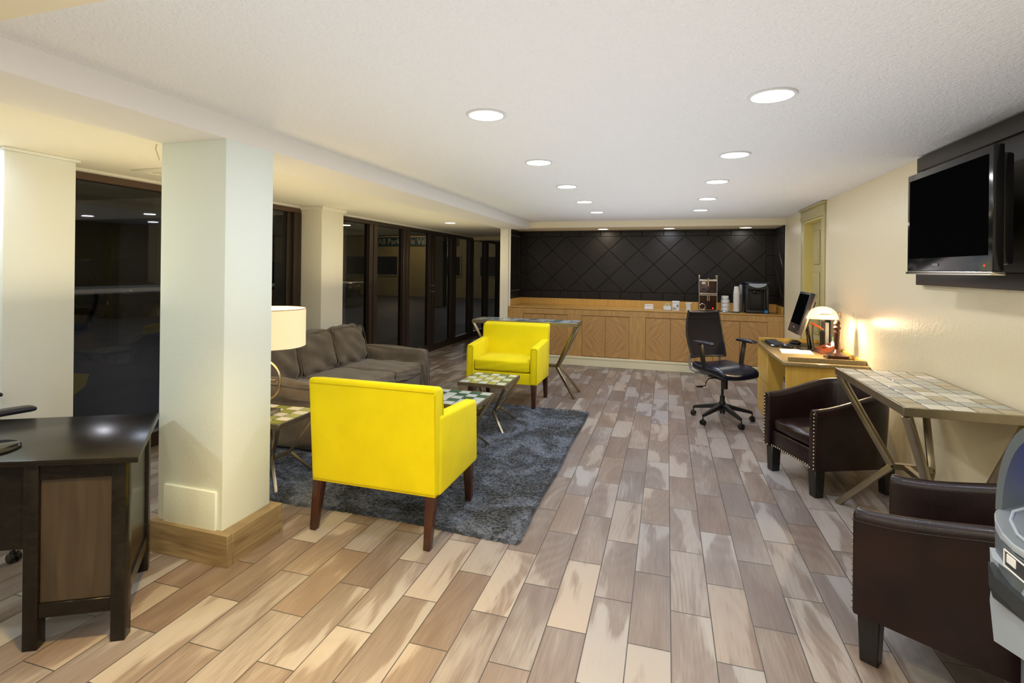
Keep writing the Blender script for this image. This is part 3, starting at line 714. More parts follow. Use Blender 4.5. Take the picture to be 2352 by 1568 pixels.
# brewer
t = thing('coffee_brewer', 'black pod coffee brewer with silver control panel beside the alcove wall', 'coffee maker', (1.355, 8.92, CZ))
f = MB(); f.box(-.165, .165, -.02, .20, 0, .46, .02, 3); f.box(-.165, -.125, -.15, 0, 0, .40, .012, 2); f.box(.125, .165, -.15, 0, 0, .40, .012, 2); f.box(-.165, .165, -.15, 0, .36, .46, .02, 3); f.box(-.165, .165, -.17, 0, 0, .05, .012, 2)
f.box(-.12, -.10, -.10, -.02, .05, .36); f.box(.10, .12, -.10, -.02, .05, .36)
f.build('housing', M['black'], t)
f = MB(); f.box(-.18, .18, -.16, .20, .455, .49, .012, 2); f.build('top_lid', M['blueblack'], t)
poly = [(-.13, 0)] + [(-.13 + .26 * k / 16, -.052 * math.sin(PI * k / 16) ** .7 - .012) for k in range(17)] + [(.13, 0)]
f = MB(); f.prism(poly, 0, .008, mat=Matrix.Translation((0, -.154, .465)) @ Matrix.Rotation(PI / 2, 4, 'X')); f.box(-.035, .03, -.166, -.161, .45, .456); f.build('control_panel', M['atmlight'], t)
f = MB(); f.box(-.05, .05, -.05, -.018, .30, .36, .01, 2); f.build('spout', M['blackgloss'], t)
f = MB(); f.box(-.09, .09, -.165, -.06, .05, .062, .004, 1); f.build('drip_tray', M['blackgloss'], t)
f = MB(); f.prism([(.10, .012), (.145, .012), (.145, .045), (.125, .055), (.10, .055)], 0, .002, mat=Matrix.Translation((0, -.170, 0)) @ Matrix.Rotation(PI / 2, 4, 'X')); f.build('sticker', M['blue'], t)
t = thing('water_filter', 'slim dark steel canister standing between cup tower and brewer', 'canister', (1.145, 8.98, CZ))
f = MB(); f.lathe([(0, 0), (.034, 0), (.034, .42), (.028, .44), (0, .44)], n=24); f.build('canister_body', M['greymetal'], t)
f = MB(); f.lathe([(0, .44), (.030, .44), (.030, .455), (0, .46)], n=24); f.build('cap', M['black'], t)

# ------------------------------------------------------------ yellow armchair
def armchair(label, loc, rz, pal):
    t = thing('armchair', label, 'armchair', loc, rz, 'yellow armchairs on the rug')
    W = .43; D0, D1 = -.33, .335
    # back: raked slightly, crowned top
    f = MB()
    f.hexa([(-W + .004, D0 + .015, .29), (W - .004, D0 + .015, .29), (W - .004, D0 + .20, .29), (-W + .004, D0 + .20, .29),
            (-W - .006, D0 - .02, .94), (W - .002, D0 - .02, .94), (W - .006, D0 + .115, .915), (-W + .006, D0 + .115, .915)], .026, 4)
    f.build('backrest', M['yellow'], t)
    f = MB()
    f.tube([(-W + .012, D0 - .014, .905), (-W + .03, D0 - .0185, .906), (0, D0 - .0185, .907), (W - .03, D0 - .0185, .906), (W - .010, D0 - .014, .905)], .0042, 8)
    f.build('back_top_piping', M['yellowpipe'], t); f = MB()
    for s in (-1, 1): f = MB(); f.tube([(s * (W - .0125), D0 + .0235, .30), (s * (W - .0085), D0 - .003, .76), (s * (W - .0065), D0 - .010, .89)], .0022, 8); f.build('corner_seam', M['yellowpipe'], t)
    f = MB(); f.tube([(W - .003, D0 + .10, .75), (W - .001, D0 + .09, .88)], .003, 8)
    
    f.build('back_piping', M['yellowpipe'], t)
    f = MB(); f.tube([(-W + .016, D0 + .026, .294), (W - .016, D0 + .026, .294), (W - .010, D1 - .014, .294), (-W + .010, D1 - .014, .294)], .0055, 8, closed=True); f.build('bottom_piping', M['yellowpipe'], t)
    for s in (-1, 1):
        f = MB(); x0, x1 = (W - .085, W + .006) if s > 0 else (-W - .006, -W + .085)
        f.hexa([(x0, D0 + .05, .285), (x1, D0 + .05, .285), (x1, D1, .285), (x0, D1, .285), (x0, D0 + .05, .758), (x1, D0 + .05, .758), (x1, D1 - .02, .715), (x0, D1 - .02, .715)], .024, 4)
        o = f.build('armrest', M['yellow'], t)
        f = MB(); yy = D1 - .004
        a, b = x0 + .010, x1 - .010
        f.tube([(a, D1 + .001, .30), (a, D1 - .016, .68), (a + .012, D1 - .020, .702), (b - .012, D1 - .020, .702), (b, D1 - .016, .68), (b, D1 + .001, .30)], .0042, 8)
        f.build('arm_piping', M['yellowpipe'], o)
    f = MB(); f.box(-W + .08, W - .08, D0 + .04, D1 - .02, .285, .415, .012, 3); f.build('seat_base', M['yellow'], t)
    f = MB(); f.cushion((0, .055, .488), (W - .090, .265, .068), .026, .016, 12, .0015, seed=3); f.build('seat_cushion', M['yellow'], t)
    for sx in (-1, 1):
        f = MB(); f.bar((sx * (W - .045), D1 - .045, .29), (sx * (W - .040), D1 - .035, 0), .062, .062, (0, 1, 0), .005, w1=.040, h1=.040); f.build('leg', M['legwood'], t)
        f = MB(); f.tube([(0, 0, 0), (0, 0, 0.001)], .0001, 3) if False else None
        f.hexa([(sx * (W - .045) - .021, D0 - .022, 0), (sx * (W - .045) + .021, D0 - .022, 0), (sx * (W - .045) + .021, D0 + .020, 0), (sx * (W - .045) - .021, D0 + .020, 0),
                (sx * (W - .045) - .031, D0 + .018, .29), (sx * (W - .045) + .031, D0 + .018, .29), (sx * (W - .045) + .031, D0 + .080, .29), (sx * (W - .045) - .031, D0 + .080, .29)], .005, 2)
        f.build('leg', M['legwood'], t)
    return t
a1 = armchair('bright yellow armchair seen from behind, nearest the column', (-1.685, 3.025, 0), 0, None)
a2 = copy_tree(a1); a2['label'] = 'yellow armchair facing the camera in front of the high console table'
a2.location = (-1.835, 6.015, 0); a2.rotation_euler = (0, 0, PI)

# ------------------------------------------------------------ rug
def rug():
    m, nt, b = new_mat('charcoal shag pile'); L = nt.links
    v = coords(nt)
    t1 = N(nt, 'ShaderNodeTexNoise'); t1.inputs['Scale'].default_value = 2.6; t1.inputs['Detail'].default_value = 5; t1.inputs['Roughness'].default_value = .6; t1.inputs['Distortion'].default_value = 1.2; L.new(v, t1.inputs['Vector'])
    t2 = N(nt, 'ShaderNodeTexNoise'); t2.inputs['Scale'].default_value = 90; t2.inputs['Detail'].default_value = 3; L.new(v, t2.inputs['Vector'])
    a = N(nt, 'ShaderNodeMath', operation='MULTIPLY_ADD'); L.new(t2.outputs['Fac'], a.inputs[0]); a.inputs[1].default_value = .30; L.new(t1.outputs['Fac'], a.inputs[2])
    rp = ramp(nt, [(0.57, (0.010, 0.015, 0.024)), (0.64, (0.033, 0.045, 0.068)), (0.72, (0.105, 0.128, 0.180))]); L.new(a.outputs[0], rp.inputs[0]); L.new(rp.outputs[0], b.inputs['Base Color'])
    b.inputs['Roughness'].default_value = .9; b.inputs['Sheen Weight'].default_value = .35
    bump(nt, b, t2.outputs['Fac'], .8, .01)
    M['rug'] = m
    x0, x1, y0, y1 = -3.45, -0.83, 2.915, 5.80
    nx, ny = 210, 230; rnd = random.Random(2)
    vs = []; fs = []
    for j in range(ny + 1):
        for i in range(nx + 1):
            u, v_ = i / nx, j / ny
            x = x0 + (x1 - x0) * u; y = y0 + (y1 - y0) * v_
            e = min(i, nx - i, j, ny - j)
            z = (.014 + rnd.uniform(0, .012)) if e > 0 else 0.001
            if e <= 1: x += rnd.uniform(-.006, .008); y += rnd.uniform(-.006, .006)
            # gentle waviness of the edges
            x += .006 * math.sin(y * 5) * u ** 6; y += .02 * math.sin(x * 3.1 + 1) * (1 - v_) ** 8
            vs.append((x, y, z))
    for j in range(ny):
        for i in range(nx):
            k = j * (nx + 1) + i; fs.append((k, k + 1, k + nx + 2, k + nx + 1))
    # pile tufts: thin blades leaning at random, dense along the border
    def blade(x, y, h, lean):
        k = len(vs); a = rnd.uniform(0, 2 * PI); wd = .0035
        dx, dy = wd * math.cos(a), wd * math.sin(a)
        vs.extend([(x - dx, y - dy, .010), (x + dx, y + dy, .010), (x + lean[0], y + lean[1], h)]); fs.append((k, k + 1, k + 2))
    for _ in range(52000):
        x = rnd.uniform(x0 + .02, x1 - .01); y = rnd.uniform(y0 + .01, y1 - .01)
        if x < -3.0: continue
        blade(x, y, rnd.uniform(.022, .036), (rnd.uniform(-.02, .02), rnd.uniform(-.02, .02)))
    for _ in range(5200):
        y = rnd.uniform(y0, y1); blade(x1 - .01 + .006 * math.sin(y * 5), y, rnd.uniform(.004, .02), (rnd.uniform(.005, .035), rnd.uniform(-.015, .015)))
    for _ in range(4200):
        x = rnd.uniform(-3.0, x1); blade(x, y1 - .008, rnd.uniform(.004, .02), (rnd.uniform(-.01, .01), rnd.uniform(.005, .025)))
    me = bpy.data.meshes.new('area_rug'); me.from_pydata(vs, [], fs); me.materials.append(m)
    o = bpy.data.objects.new('area_rug', me); C.objects.link(o)
    tag(o, 'charcoal blue shaggy rug under the seating group', 'rug')
rug()

# ------------------------------------------------------------ hourglass tile tables
def tile_table(name, label, cat, x0, x1, y0, y1, top, axis, inw, wz, wfrac, bar, th, nx, ny, pal, seed, group=None, stretcher=True, sh=0):
    cx, cy = (x0 + x1) / 2, (y0 + y1) / 2
    t = thing(name, label, cat, (cx, cy, 0), 0, group); rnd = random.Random(seed)
    a, b = (x1 - x0) / 2, (y1 - y0) / 2
    f = MB()   # steel rim
    e = .012
    f.box(-a, a, -b, -b + e, top - th, top, .001, 1); f.box(-a, a, b - e, b, top - th, top, .001, 1); f.box(-a, -a + e, -b + e, b - e, top - th, top, .001, 1); f.box(a - e, a, -b + e, b - e, top - th, top, .001, 1)
    f.box(-a + e, a - e, -b + e, b - e, top - th, top - .014)
    f.build('steel_rim', M['steel'], t)
    f = MB(); f.box(-a + e, a - e, -b + e, b - e, top - .014, top - .004, mi=0)
    tx, ty = (2 * a - 2 * e) / nx, (2 * b - 2 * e) / ny
    for i in range(nx):
        for j in range(ny):
            px, py = -a + e + i * tx, -b + e + j * ty
            k = pal(i, j, rnd)
            f.box(px + .005, px + tx - .005, py + .005, py + ty - .005, top - .006, top + .0005, .0015, 1, mi=1 + k)
    mats = [M['tgrout']] + [TILEC[q] for q in pal.names]
    f.build('tile_top', mats, t)
    # legs
    hb = bar / 2
    for s in (-1, 1):
        for q in (-1, 1):
            if axis == 'x':
                topp = (s * (a - hb - .004), q * (b - hb - .004), top - th); wst = (s * (a - inw), q * b * wfrac, wz); foot = (s * (a - hb - .01), q * (b - hb), 0)
            else:
                topp = (q * (a - hb - .004), s * (b - hb - .004), top - th); wst = (sh + q * a * wfrac, s * (b - inw), wz); foot = (q * (a - hb), s * (b - hb - .01), 0)
            f = MB(); f.bar(topp, wst, bar, bar, (0, 0, 1), .001); f.bar(wst, foot, bar, bar, (0, 0, 1), .001)
            f.build('leg', M['steel'], t)
        f = MB()
        if axis == 'x': f.bar((s * (a - inw), -b * wfrac, wz), (s * (a - inw), b * wfrac, wz), bar, bar)
        else: f.bar((sh - a * wfrac, s * (b - inw), wz), (sh + a * wfrac, s * (b - inw), wz), bar, bar)
        f.build('crossbar', M['steel'], t)
    if stretcher:
        f = MB()
        if axis == 'x': f.bar((-(a - inw), 0, wz), (a - inw, 0, wz), bar * .9, bar * .9)
        else: f.bar((sh * .6, -(b - inw), wz), (sh * .6, b - inw, wz), bar * .9, bar * .9)
        f.build('stretcher', M['steel'], t)
    return t
def mkpal(names, fn):
    fn.names = names; return fn
chk = mkpal(['seaglass white', 'deep green', 'olive glass'], lambda i, j, r: 0 if (i + j) % 2 == 0 and r.random() < .9 else (1 if r.random() < .75 else 0))
chk2 = mkpal(['seaglass white', 'light olive', 'deep green'], lambda i, j, r: 0 if (i + j) % 2 == 0 and r.random() < .9 else (1 if r.random() < .6 else 2))
warmchk = mkpal(['cream glass', 'olive glass', 'light olive'], lambda i, j, r: 0 if (i + j) % 2 == 0 else r.choice((1, 2)))
sand = mkpal(['cream glass', 'sand glass', 'grey glass'], lambda i, j, r: r.choice((0, 0, 1, 1, 2, 2, 2)))
slate = mkpal(['pale blue glass', 'slate blue glass', 'grey glass'], lambda i, j, r: r.choice((0, 1, 1, 2)))
tile_table('coffee_table', 'low tile top coffee table closer to the near yellow armchair', 'coffee table', -2.02, -1.49, 3.94, 4.44, .488, 'x', .17, .17, .42, .022, .035, 5, 5, chk, 4, 'low tiled tables between the armchairs', False)
tile_table('coffee_table', 'low tile top coffee table in front of the far yellow armchair', 'coffee table', -1.995, -1.49, 4.76, 5.28, .486, 'x', .17, .17, .42, .022, .035, 5, 5, chk2, 9, 'low tiled tables between the armchairs', False)
tile_table('side_table', 'olive and cream tiled side table with the drum lamp, between column and armchair', 'side table', -3.10, -2.605, 2.99, 3.44, .502, 'x', .17, .19, .42, .022, .035, 4, 5, warmchk, 5, None, False)
tile_table('console_table', 'long high console table with slate tiles behind the far armchair', 'console table', -2.47, -1.065, 6.37, 6.79, .945, 'x', .28, .36, .32, .032, .045, 12, 4, slate, 11, 'high tile top console tables')
tile_table('console_table', 'high console table with sand coloured tiles against the television wall', 'console table', 1.15, 1.685, 3.05, 4.155, .945, 'y', .29, .385, .40, .036, .045, 5, 10, sand, 13, 'high tile top console tables', True, .085)

# ------------------------------------------------------------ drum lamp
t = thing('table_lamp', 'lit drum shade lamp with a gold ring stand beside the column', 'table lamp', (-2.875, 3.20, .5025))
f = MB(); f.box(-.06, .055, -.06, .06, 0, .03, .003, 1); f.build('lamp_base', M['brushed'], t)
f = MB(); f.tube([(-.05 + .145 * math.cos(a * PI / 24), 0, .25 + .145 * math.sin(a * PI / 24)) for a in range(48)], .011, 10, closed=True)
f.tube([(-.05, 0, .03), (-.05, 0, .11)], .01, 10); f.tube([(-.05, 0, .39), (-.05, 0, .56)], .01, 10); f.build('ring_stand', M['brassnail'], t)
f = MB(); f.box(-.05, .05, -.012, .012, .235, .262, .002, 1); f.build('ring_band', M['brassnail'], t)
f = MB(); r0 = .252
f.lathe([(r0, .512), (r0, .796), (r0 - .004, .796), (r0 - .004, .512), (r0, .512)], (0, 0, 0), 64); f.build('lamp_shade', M['shade'], t)
f = MB(); f.tube([(r0 * math.cos(a * PI / 30), r0 * math.sin(a * PI / 30), .796) for a in range(60)], .003, 6, closed=True); f.tube([(r0 * math.cos(a * PI / 30), r0 * math.sin(a * PI / 30), .512) for a in range(60)], .003, 6, closed=True)
for a in range(3): f.tube([(-.05, 0, .775), (r0 * math.cos(a * 2.09 + .4), r0 * math.sin(a * 2.09 + .4), .775)], .003, 6)
f.tube([(-.05, 0, .56), (-.05, 0, .775)], .004, 6)
f.build('shade_wire', M['brassnail'], t)
def point(name, loc, power, color, r=.03):
    l = bpy.data.lights.new(name, 'POINT'); l.energy = power; l.color = color; l.shadow_soft_size = r
    o = bpy.data.objects.new(name, l); C.objects.link(o); o.location = loc; return o
point('table_lamp_bulb', (-2.90, 3.20, 1.15), 9, (1, .72, .36), .04)

# ------------------------------------------------------------ sofa
t = thing('sofa', 'taupe slipcovered three seat sofa with its back to the windows', 'sofa', (-3.4, 4.77, 0))
YA, YB = 3.70 - 4.77, 5.86 - 4.77; XB, XF = -.58, .57   # local: +x faces the room
f = MB(); f.box(XB, XF - .05, YA + .03, YB - .03, .035, .33, .03, 3); f.build('base', M['sofa'], t)
f = MB(); f.hexa([(XB, YA + .10, .2), (XB + .22, YA + .10, .2), (XB + .22, YB - .10, .2), (XB, YB - .10, .2), (XB - .05, YA + .10, .80), (XB + .10, YA + .10, .80), (XB + .10, YB - .10, .80), (XB - .05, YB - .10, .80)], .05, 4); f.build('backrest', M['sofa'], t)
for s in (-1, 1):
    y0, y1 = (YA, YA + .165) if s < 0 else (YB - .165, YB)
    f = MB(); f.cushion(((XB + XF) / 2 - .01, (y0 + y1) / 2, .325), ((XF - XB) / 2, .0825, .285), .07, .008, 20, .005, seed=11 + s)
    for v in f.bm.verts:
        if v.co.z > .45: v.co.y += s * .02; v.co.z += .02 * max(0, -(v.co.x)) / .6
    o = f.build('armrest', M['sofa'], t)
    f = MB(); yo = y0 - .004 if s < 0 else y1 + .004; yi = y1 if s < 0 else y0
    f.tube([(XB + .05, yo + s * .02, .598), (XF - .05, yo + s * .02, .590), (XF - .003, (y0 + y1) / 2 + s * .085, .54), (XF + .001, (y0 + y1) / 2 + s * .080, .10)], .005, 8)
    f.build('arm_piping', M['sofa'], o)
yy = [YA + .155, YA + .155 + .617, YA + .155 + 1.233, YB - .155]
for i in range(3):
    a, b = yy[i], yy[i + 1]
    f = MB(); f.cushion((.09, (a + b) / 2, .39), (.45, (b - a) / 2 - .004, .075), .04, .014, 16, .003, seed=20 + i); o = f.build('seat_cushion', M['sofa'], t)
    f = MB()
    mt = Matrix.Translation((-.33, (a + b) / 2, .665)) @ Matrix.Rotation(R(-14), 4, 'Y') @ Matrix.Rotation(R([0, 2.5, -2][i]), 4, 'X')
    f.cushion((0, 0, 0), (.10, (b - a) / 2 - .002, .225), .085, .03, 22, .006, mat=mt, seed=30 + i)
    o = f.build('back_cushion', M['sofa'], t)
    f = MB(); hw, hh = (b - a) / 2 - .012, .213
    pts = [(.092, -hw + .03, -hh), (.092, -hw, -hh + .03), (.094, -hw, 0), (.092, -hw, hh - .03), (.090, -hw + .03, hh), (.092, 0, hh + .006), (.090, hw - .03, hh), (.092, hw, hh - .03), (.094, hw, 0), (.092, hw, -hh + .03), (.092, hw - .03, -hh)]
    f.tube([mt @ Vector(p) for p in pts], .0045, 8, closed=True); f.build('cushion_piping', M['sofa'], o)
f = MB()
for x in (XB + .08, XF - .12):
    for y in (YA + .08, YB - .08): f.box(x - .03, x + .03, y - .03, y + .03, 0, .04, .004, 1)
f.build('feet', M['blackleg'], t)

# ------------------------------------------------------------ leather tub chairs
def tub_chair(label, loc, rz):
    t = thing('leather_chair', label, 'armchair', loc, rz, 'brown leather tub chairs by the television wall')
    W, D, TH, RB = .31, .35, .075, .22
    # centreline path of the shell: from right-front (x+) round the back to left-front
    path = []
    c = W - TH / 2
    def pt(x, y): path.append((x, y))
    ys = D
    for k in range(9): pt(c + .0, D - (D + D - RB - TH / 2) * k / 8 * 1.0)
    for k in range(1, 13):
        a = PI / 2 * k / 12; pt(c - RB + RB * math.cos(a), -D + TH / 2 + RB - RB * math.sin(a))
    for k in range(1, 6): pt((c - RB) - 2 * (c - RB) * k / 6, -D + TH / 2)
    for k in range(0, 13):
        a = PI / 2 * k / 12; pt(-(c - RB) - RB * math.sin(a), -D + TH / 2 + RB - RB * math.cos(a))
    for k in range(1, 9): pt(-c, -D + TH / 2 + RB + (D + D - RB - TH / 2) * k / 8)
    n = len(path); bm = bmesh.new(); rings = []
    for i, (x, y) in enumerate(path):
        p0 = path[max(i - 1, 0)]; p1 = path[min(i + 1, n - 1)]
        d = Vector((p1[0] - p0[0], p1[1] - p0[1])).normalized(); nr = Vector((d.y, -d.x))
        if nr.dot(Vector((x, y))) < 0: nr = -nr
        q = max(0, min(1, (D - y) / (2 * D)));  q = q * q * (3 - 2 * q)
        zt = .632 + .125 * q; h = TH / 2; zb = .20
        fl = .02 * q   # back flares outwards towards the top
        sec = [(-h, zb), (-h, zt - .035), (-h * .75, zt - .012), (-h * .3, zt), (h * .3, zt), (h * .75, zt - .012), (h, zt - .035), (h, zt - .2), (h * .9, zb)]
        ring = []
        for o_, z in sec:
            oo = o_ + fl * (z - zb) / (zt - zb)
            ring.append(bm.verts.new((x + nr.x * oo, y + nr.y * oo, z)))
        rings.append(ring)
    m = len(rings[0])
    for A, B in zip(rings, rings[1:]):
        for j in range(m): bm.faces.new((A[j], A[(j + 1) % m], B[(j + 1) % m], B[j]))
    bm.faces.new(rings[0]); bm.faces.new(rings[-1][::-1])
    bmesh.ops.recalc_face_normals(bm, faces=bm.faces)
    ends = [e for e in bm.edges if (e.verts[0] in rings[0] and e.verts[1] in rings[0]) or (e.verts[0] in rings[-1] and e.verts[1] in rings[-1])]
    bmesh.ops.bevel(bm, geom=ends, offset=.012, segments=3, profile=.5, affect='EDGES')
    mb = MB(); mb.bm.free(); mb.bm = bm; mb.build('shell', M['leather'], t, angle=50)
    # seams: top seam along the outside, and two vertical inside seams
    f = MB(); seam = []
    for i, (x, y) in enumerate(path):
        p0 = path[max(i - 1, 0)]; p1 = path[min(i + 1, n - 1)]
        d = Vector((p1[0] - p0[0], p1[1] - p0[1])).normalized(); nr = Vector((d.y, -d.x))
        if nr.dot(Vector((x, y))) < 0: nr = -nr
        q = max(0, min(1, (D - y) / (2 * D))); q = q * q * (3 - 2 * q); zt = .632 + .125 * q
        oo = TH / 2 + .001 + .018 * q
        seam.append((x + nr.x * oo, y + nr.y * oo, zt - .042))
    f.tube(seam, .0022, 6)
    for s in (-1, 1): f.tube([(s * (W - TH - .03 + .0), -D + .14, .40), (s * (W - TH - .035), -D + .135, .60), (s * (W - TH - .03), -D + .12, .735)], .002, 6)
    f.build('seam_piping', M['leather'], t)
    f = MB(); f.box(-W + TH, W - TH, -D + TH, D - .025, .20, .335, .012, 3); f.build('seat_base', M['leather'], t)
    f = MB(); f.cushion((0, .035, .385), (W - TH - .004, .285, .048), .03, .016, 14, .0015, seed=3); f.build('seat_cushion', M['leather'], t)
    rows = []
    for s in (-1, 1): rows.append([(s * (W - TH / 2) + s * .018, D + .001, .215 + k * .026) for k in range(16)])
    rows.append([(x * .025, D - .022 if abs(x * .025) < W - TH else D + .001, .212) for x in range(-10, 11)])
    for nails in rows:
      f = MB()
      for p in nails: f.lathe([(0.0065, 0), (.0055, .003), (.003, .005), (0, .0055)], n=8, mat=Matrix.Translation(p) @ Matrix.Rotation(-PI / 2, 4, 'X'))
      f.build('nailhead_trim', M['brassnail'], t)
    for sx in (-1, 1):
        for sy, dd in ((1, D - .055), (-1, -D + .09)):
            f = MB(); cx = sx * (W - .062)
            f.box(cx - .040, cx + .040, dd - .040, dd + .040, 0, .205, .004, 1, taper=.82); f.build('leg', M['blackleg'], t)
    return t
t1 = tub_chair('dark brown leather tub chair with nailhead trim, between desk and console', (1.222, 4.542, 0), R(113.5))
t2 = copy_tree(t1); t2['label'] = 'dark brown leather tub chair next to the grey cash machine'
t2.location = (1.215, 2.545, 0); t2.rotation_euler = (0, 0, R(57.5))

# ------------------------------------------------------------ office chairs
def office_chair(label, loc, rz):
    t = thing('office_chair', label, 'office chair', loc, rz, 'black swivel office chairs')
    f = MB()
    f.lathe([(0, .10), (.032, .10), (.034, .20), (.026, .215), (.026, .27), (.014, .275), (.014, .47), (0, .47)], n=20); f.build('gas_column', M['black'], t)
    a0 = R(12) - rz
    for k in range(5):
        a = a0 + k * 2 * PI / 5; c, s = math.cos(a), math.sin(a)
        f = MB(); f.bar((c * .02, s * .02, .165), (c * .31, s * .31, .098), .058, .05, (0, 0, 1), .006, w1=.028, h1=.03); f.build('base_leg', M['black'], t)
        f = MB(); px, py = c * .315, s * .315
        f.tube([(px, py, .10), (px, py, .05)], .007, 8)
        for q in (-1, 1):
            nx, ny = -s * q, c * q
            f.lathe([(0, -.011), (.022, -.011), (.027, -.006), (.027, .006), (.022, .011), (0, .011)], n=18, mat=Matrix.Translation((px + nx * .016, py + ny * .016, .027)) @ Matrix.Rotation(a, 4, 'Z') @ Matrix.Rotation(PI / 2, 4, 'X'))
        f.box(-.022, .022, -.012, .012, .03, .058, .006, 2, mat=Matrix.Translation((px, py, 0)) @ Matrix.Rotation(a, 4, 'Z'))
        f.build('caster', M['blackgloss'], t)
    f = MB(); f.box(-.10, .10, -.13, .12, .455, .505, .015, 2); f.tube([(.05, .10, .47), (.05, .10, .37)], .026, 14)
    f.build('tilt_mechanism', M['black'], t)
    f = MB(); f.tube([(.10, .02, .475), (.20, .02, .47), (.235, .02, .43), (.235, .02, .40), (.30, .02, .39)], .006, 8); f.tube([(.28, .02, .39), (.35, .02, .395)], [.012, .008], 8); f.build('lever', M['black'], t)
    # seat pad: saddle with waterfall front
    f = MB(); f.cushion((0, .03, .555), (.25, .26, .042), .035, .02, 16)
    for v in f.bm.verts:
        x, y = v.co.x / .25, (v.co.y - .03) / .26
        v.co.z += .018 * x * x - .04 * max(0, y - .35) ** 2 * 2 + .018 * max(0, -y - .4)
        if abs(y) > .4: v.co.x *= 1 - .12 * (abs(y) - .4)
    f.build('seat', M['blueblack'], t)
    # curved steel tubes from seat to back
    f = MB()
    for s in (-1, 1): f.tube([(s * .16, -.02, .50), (s * .19, -.20, .50), (s * .20, -.275, .52), (s * .205, -.295, .58), (s * .20, -.285, .68)], .013, 10)
    f.build('back_bracket', M['greymetal'], t)
    # mesh back: curved sheet with side frames
    nx, nz = 14, 16; grid = []
    bmx = bmesh.new()
    def bp(u, v, off=0):
        z = .66 + v * .48
        wdt = .225 + .03 * math.sin(PI * v * .9) - .03 * v
        x = wdt * u
        y = -.275 - .055 * v + .05 * math.sin(v * PI * .8) * -1 + .045 * u * u + .012 - .02 * v * v
        return (x, y + off, z + .012 * u * u * v)
    for off in (0, -.006):
        for j in range(nz + 1):
            for i in range(nx + 1): grid.append(bmx.verts.new(bp(-1 + 2 * i / nx, j / nz, off)))
    st = (nx + 1) * (nz + 1)
    for o_ in (0, st):
        for j in range(nz):
            for i in range(nx):
                k = o_ + j * (nx + 1) + i; bmx.faces.new((grid[k], grid[k + 1], grid[k + nx + 2], grid[k + nx + 1]))
    bmesh.ops.recalc_face_normals(bmx, faces=bmx.faces)
    f = MB(); f.bm.free(); f.bm = bmx; f.build('mesh_back', M['mesh'], t)
    f = MB()
    for s in (-1, 1): f.tube([bp(s, j / 12) for j in range(-0, 13)] + [Vector(bp(s, 1)) + Vector((0, 0, .022))], .011, 8)
    f.tube([bp(-1 + 2 * i / 12, 0) for i in range(13)], .012, 8); f.tube([bp(-1 + 2 * i / 12, 1) for i in range(13)], .008, 8)
    f.tube([bp(-1 + 2 * i / 12, .88) for i in range(13)], .004, 6)
    f.build('back_frame', M['black'], t)
    for s in (-1, 1):
        f = MB(); f.bar((s * .24, .0, .57), (s * .285, .0, .845), .05, .028, (0, 1, 0), .006, w1=.045, h1=.026); f.bar((s * .15, 0, .515), (s * .245, 0, .575), .05, .018, (0, 0, 1), .004)
        ap = f.build('arm_post', M['black'], t)
        f = MB(); f.cushion((s * .285, .035, .862), (.042, .125, .014), .013, .004, 10)
        for v in f.bm.verts: v.co.z -= .25 * (v.co.y - .035) ** 2 * (1 if v.co.y > .035 else .6); v.co.x -= s * .4 * max(0, v.co.y - .035) ** 2
        f.build('arm_pad', M['blueblack'], ap)
    return t
oc = office_chair('black mesh back swivel chair with blue black seat at the maple desk', (.59, 6.0, 0), R(-145.2))
oc2 = copy_tree(oc); oc2['label'] = 'black swivel chair mostly hidden behind the dark desk, armrest showing'
oc2.location = (-3.69, 1.90, 0); oc2.rotation_euler = (0, 0, R(-14.5))
for c_ in children(oc2):
    if c_.name.startswith('arm_post'): c_.location.z -= .045

# ------------------------------------------------------------ maple desk
t = thing('computer_desk', 'maple desk with speckled laminate top against the cream wall', 'desk', (1.36, 5.95, 0))
ox, oy = 1.36, 5.95
def L_(p): return (p[0] - ox, p[1] - oy)
f = MB(); f.prism([L_(p) for p in ((1.022, 5.18), (1.705, 5.18), (1.705, 6.73), (1.022, 6.73))], .768, .80, .004, 2); f.build('desktop', M['desktop'], t)
f = MB(); f.box(1.075 - ox, 1.69 - ox, 5.26 - oy, 5.278 - oy, .80, .838, .003, 1); f.build('side_splash', M['desktop'], t)
f = MB(); f.box(1.685 - ox, 1.705 - ox, 5.278 - oy, 6.73 - oy, .80, .838, .003, 1); f.box(1.06 - ox, 1.69 - ox, 6.71 - oy, 6.73 - oy, .80, .838, .003, 1); f.build('back_splash', M['maple'], t)
f = MB(); f.box(1.05 - ox, 1.69 - ox, 5.22 - oy, 5.245 - oy, 0, .768, .001, 1); f.build('end_panel', M['maple'], t)
f = MB(); f.box(1.05 - ox, 1.69 - ox, 6.08 - oy, 6.70 - oy, 0, .768, .001, 1); f.build('pedestal', M['maple'], t)
f = MB(); f.box(1.042 - ox, 1.052 - ox, 6.10 - oy, 6.68 - oy, .40, .75, .002, 1); f.box(1.042 - ox, 1.052 - ox, 6.10 - oy, 6.68 - oy, .03, .39, .002, 1); f.build('drawer_front', M['maple'], t)
f = MB(); f.box(1.60 - ox, 1.615 - ox, 5.245 - oy, 6.08 - oy, .15, .768); f.build('modesty_panel', M['maple'], t)
DZ = .80
t = thing('computer_tower', 'dark computer case inside the knee space of the maple desk', 'computer', (1.22, 5.36, 0))
f = MB(); f.box(-.15, .2, -.09, .09, .01, .62, .008, 2); f.build('case', M['blackgloss'], t)
f = MB(); f.box(-.154, -.149, -.07, .07, .35, .58, .002, 1); f.build('front_panel', M['greymetal'], t)
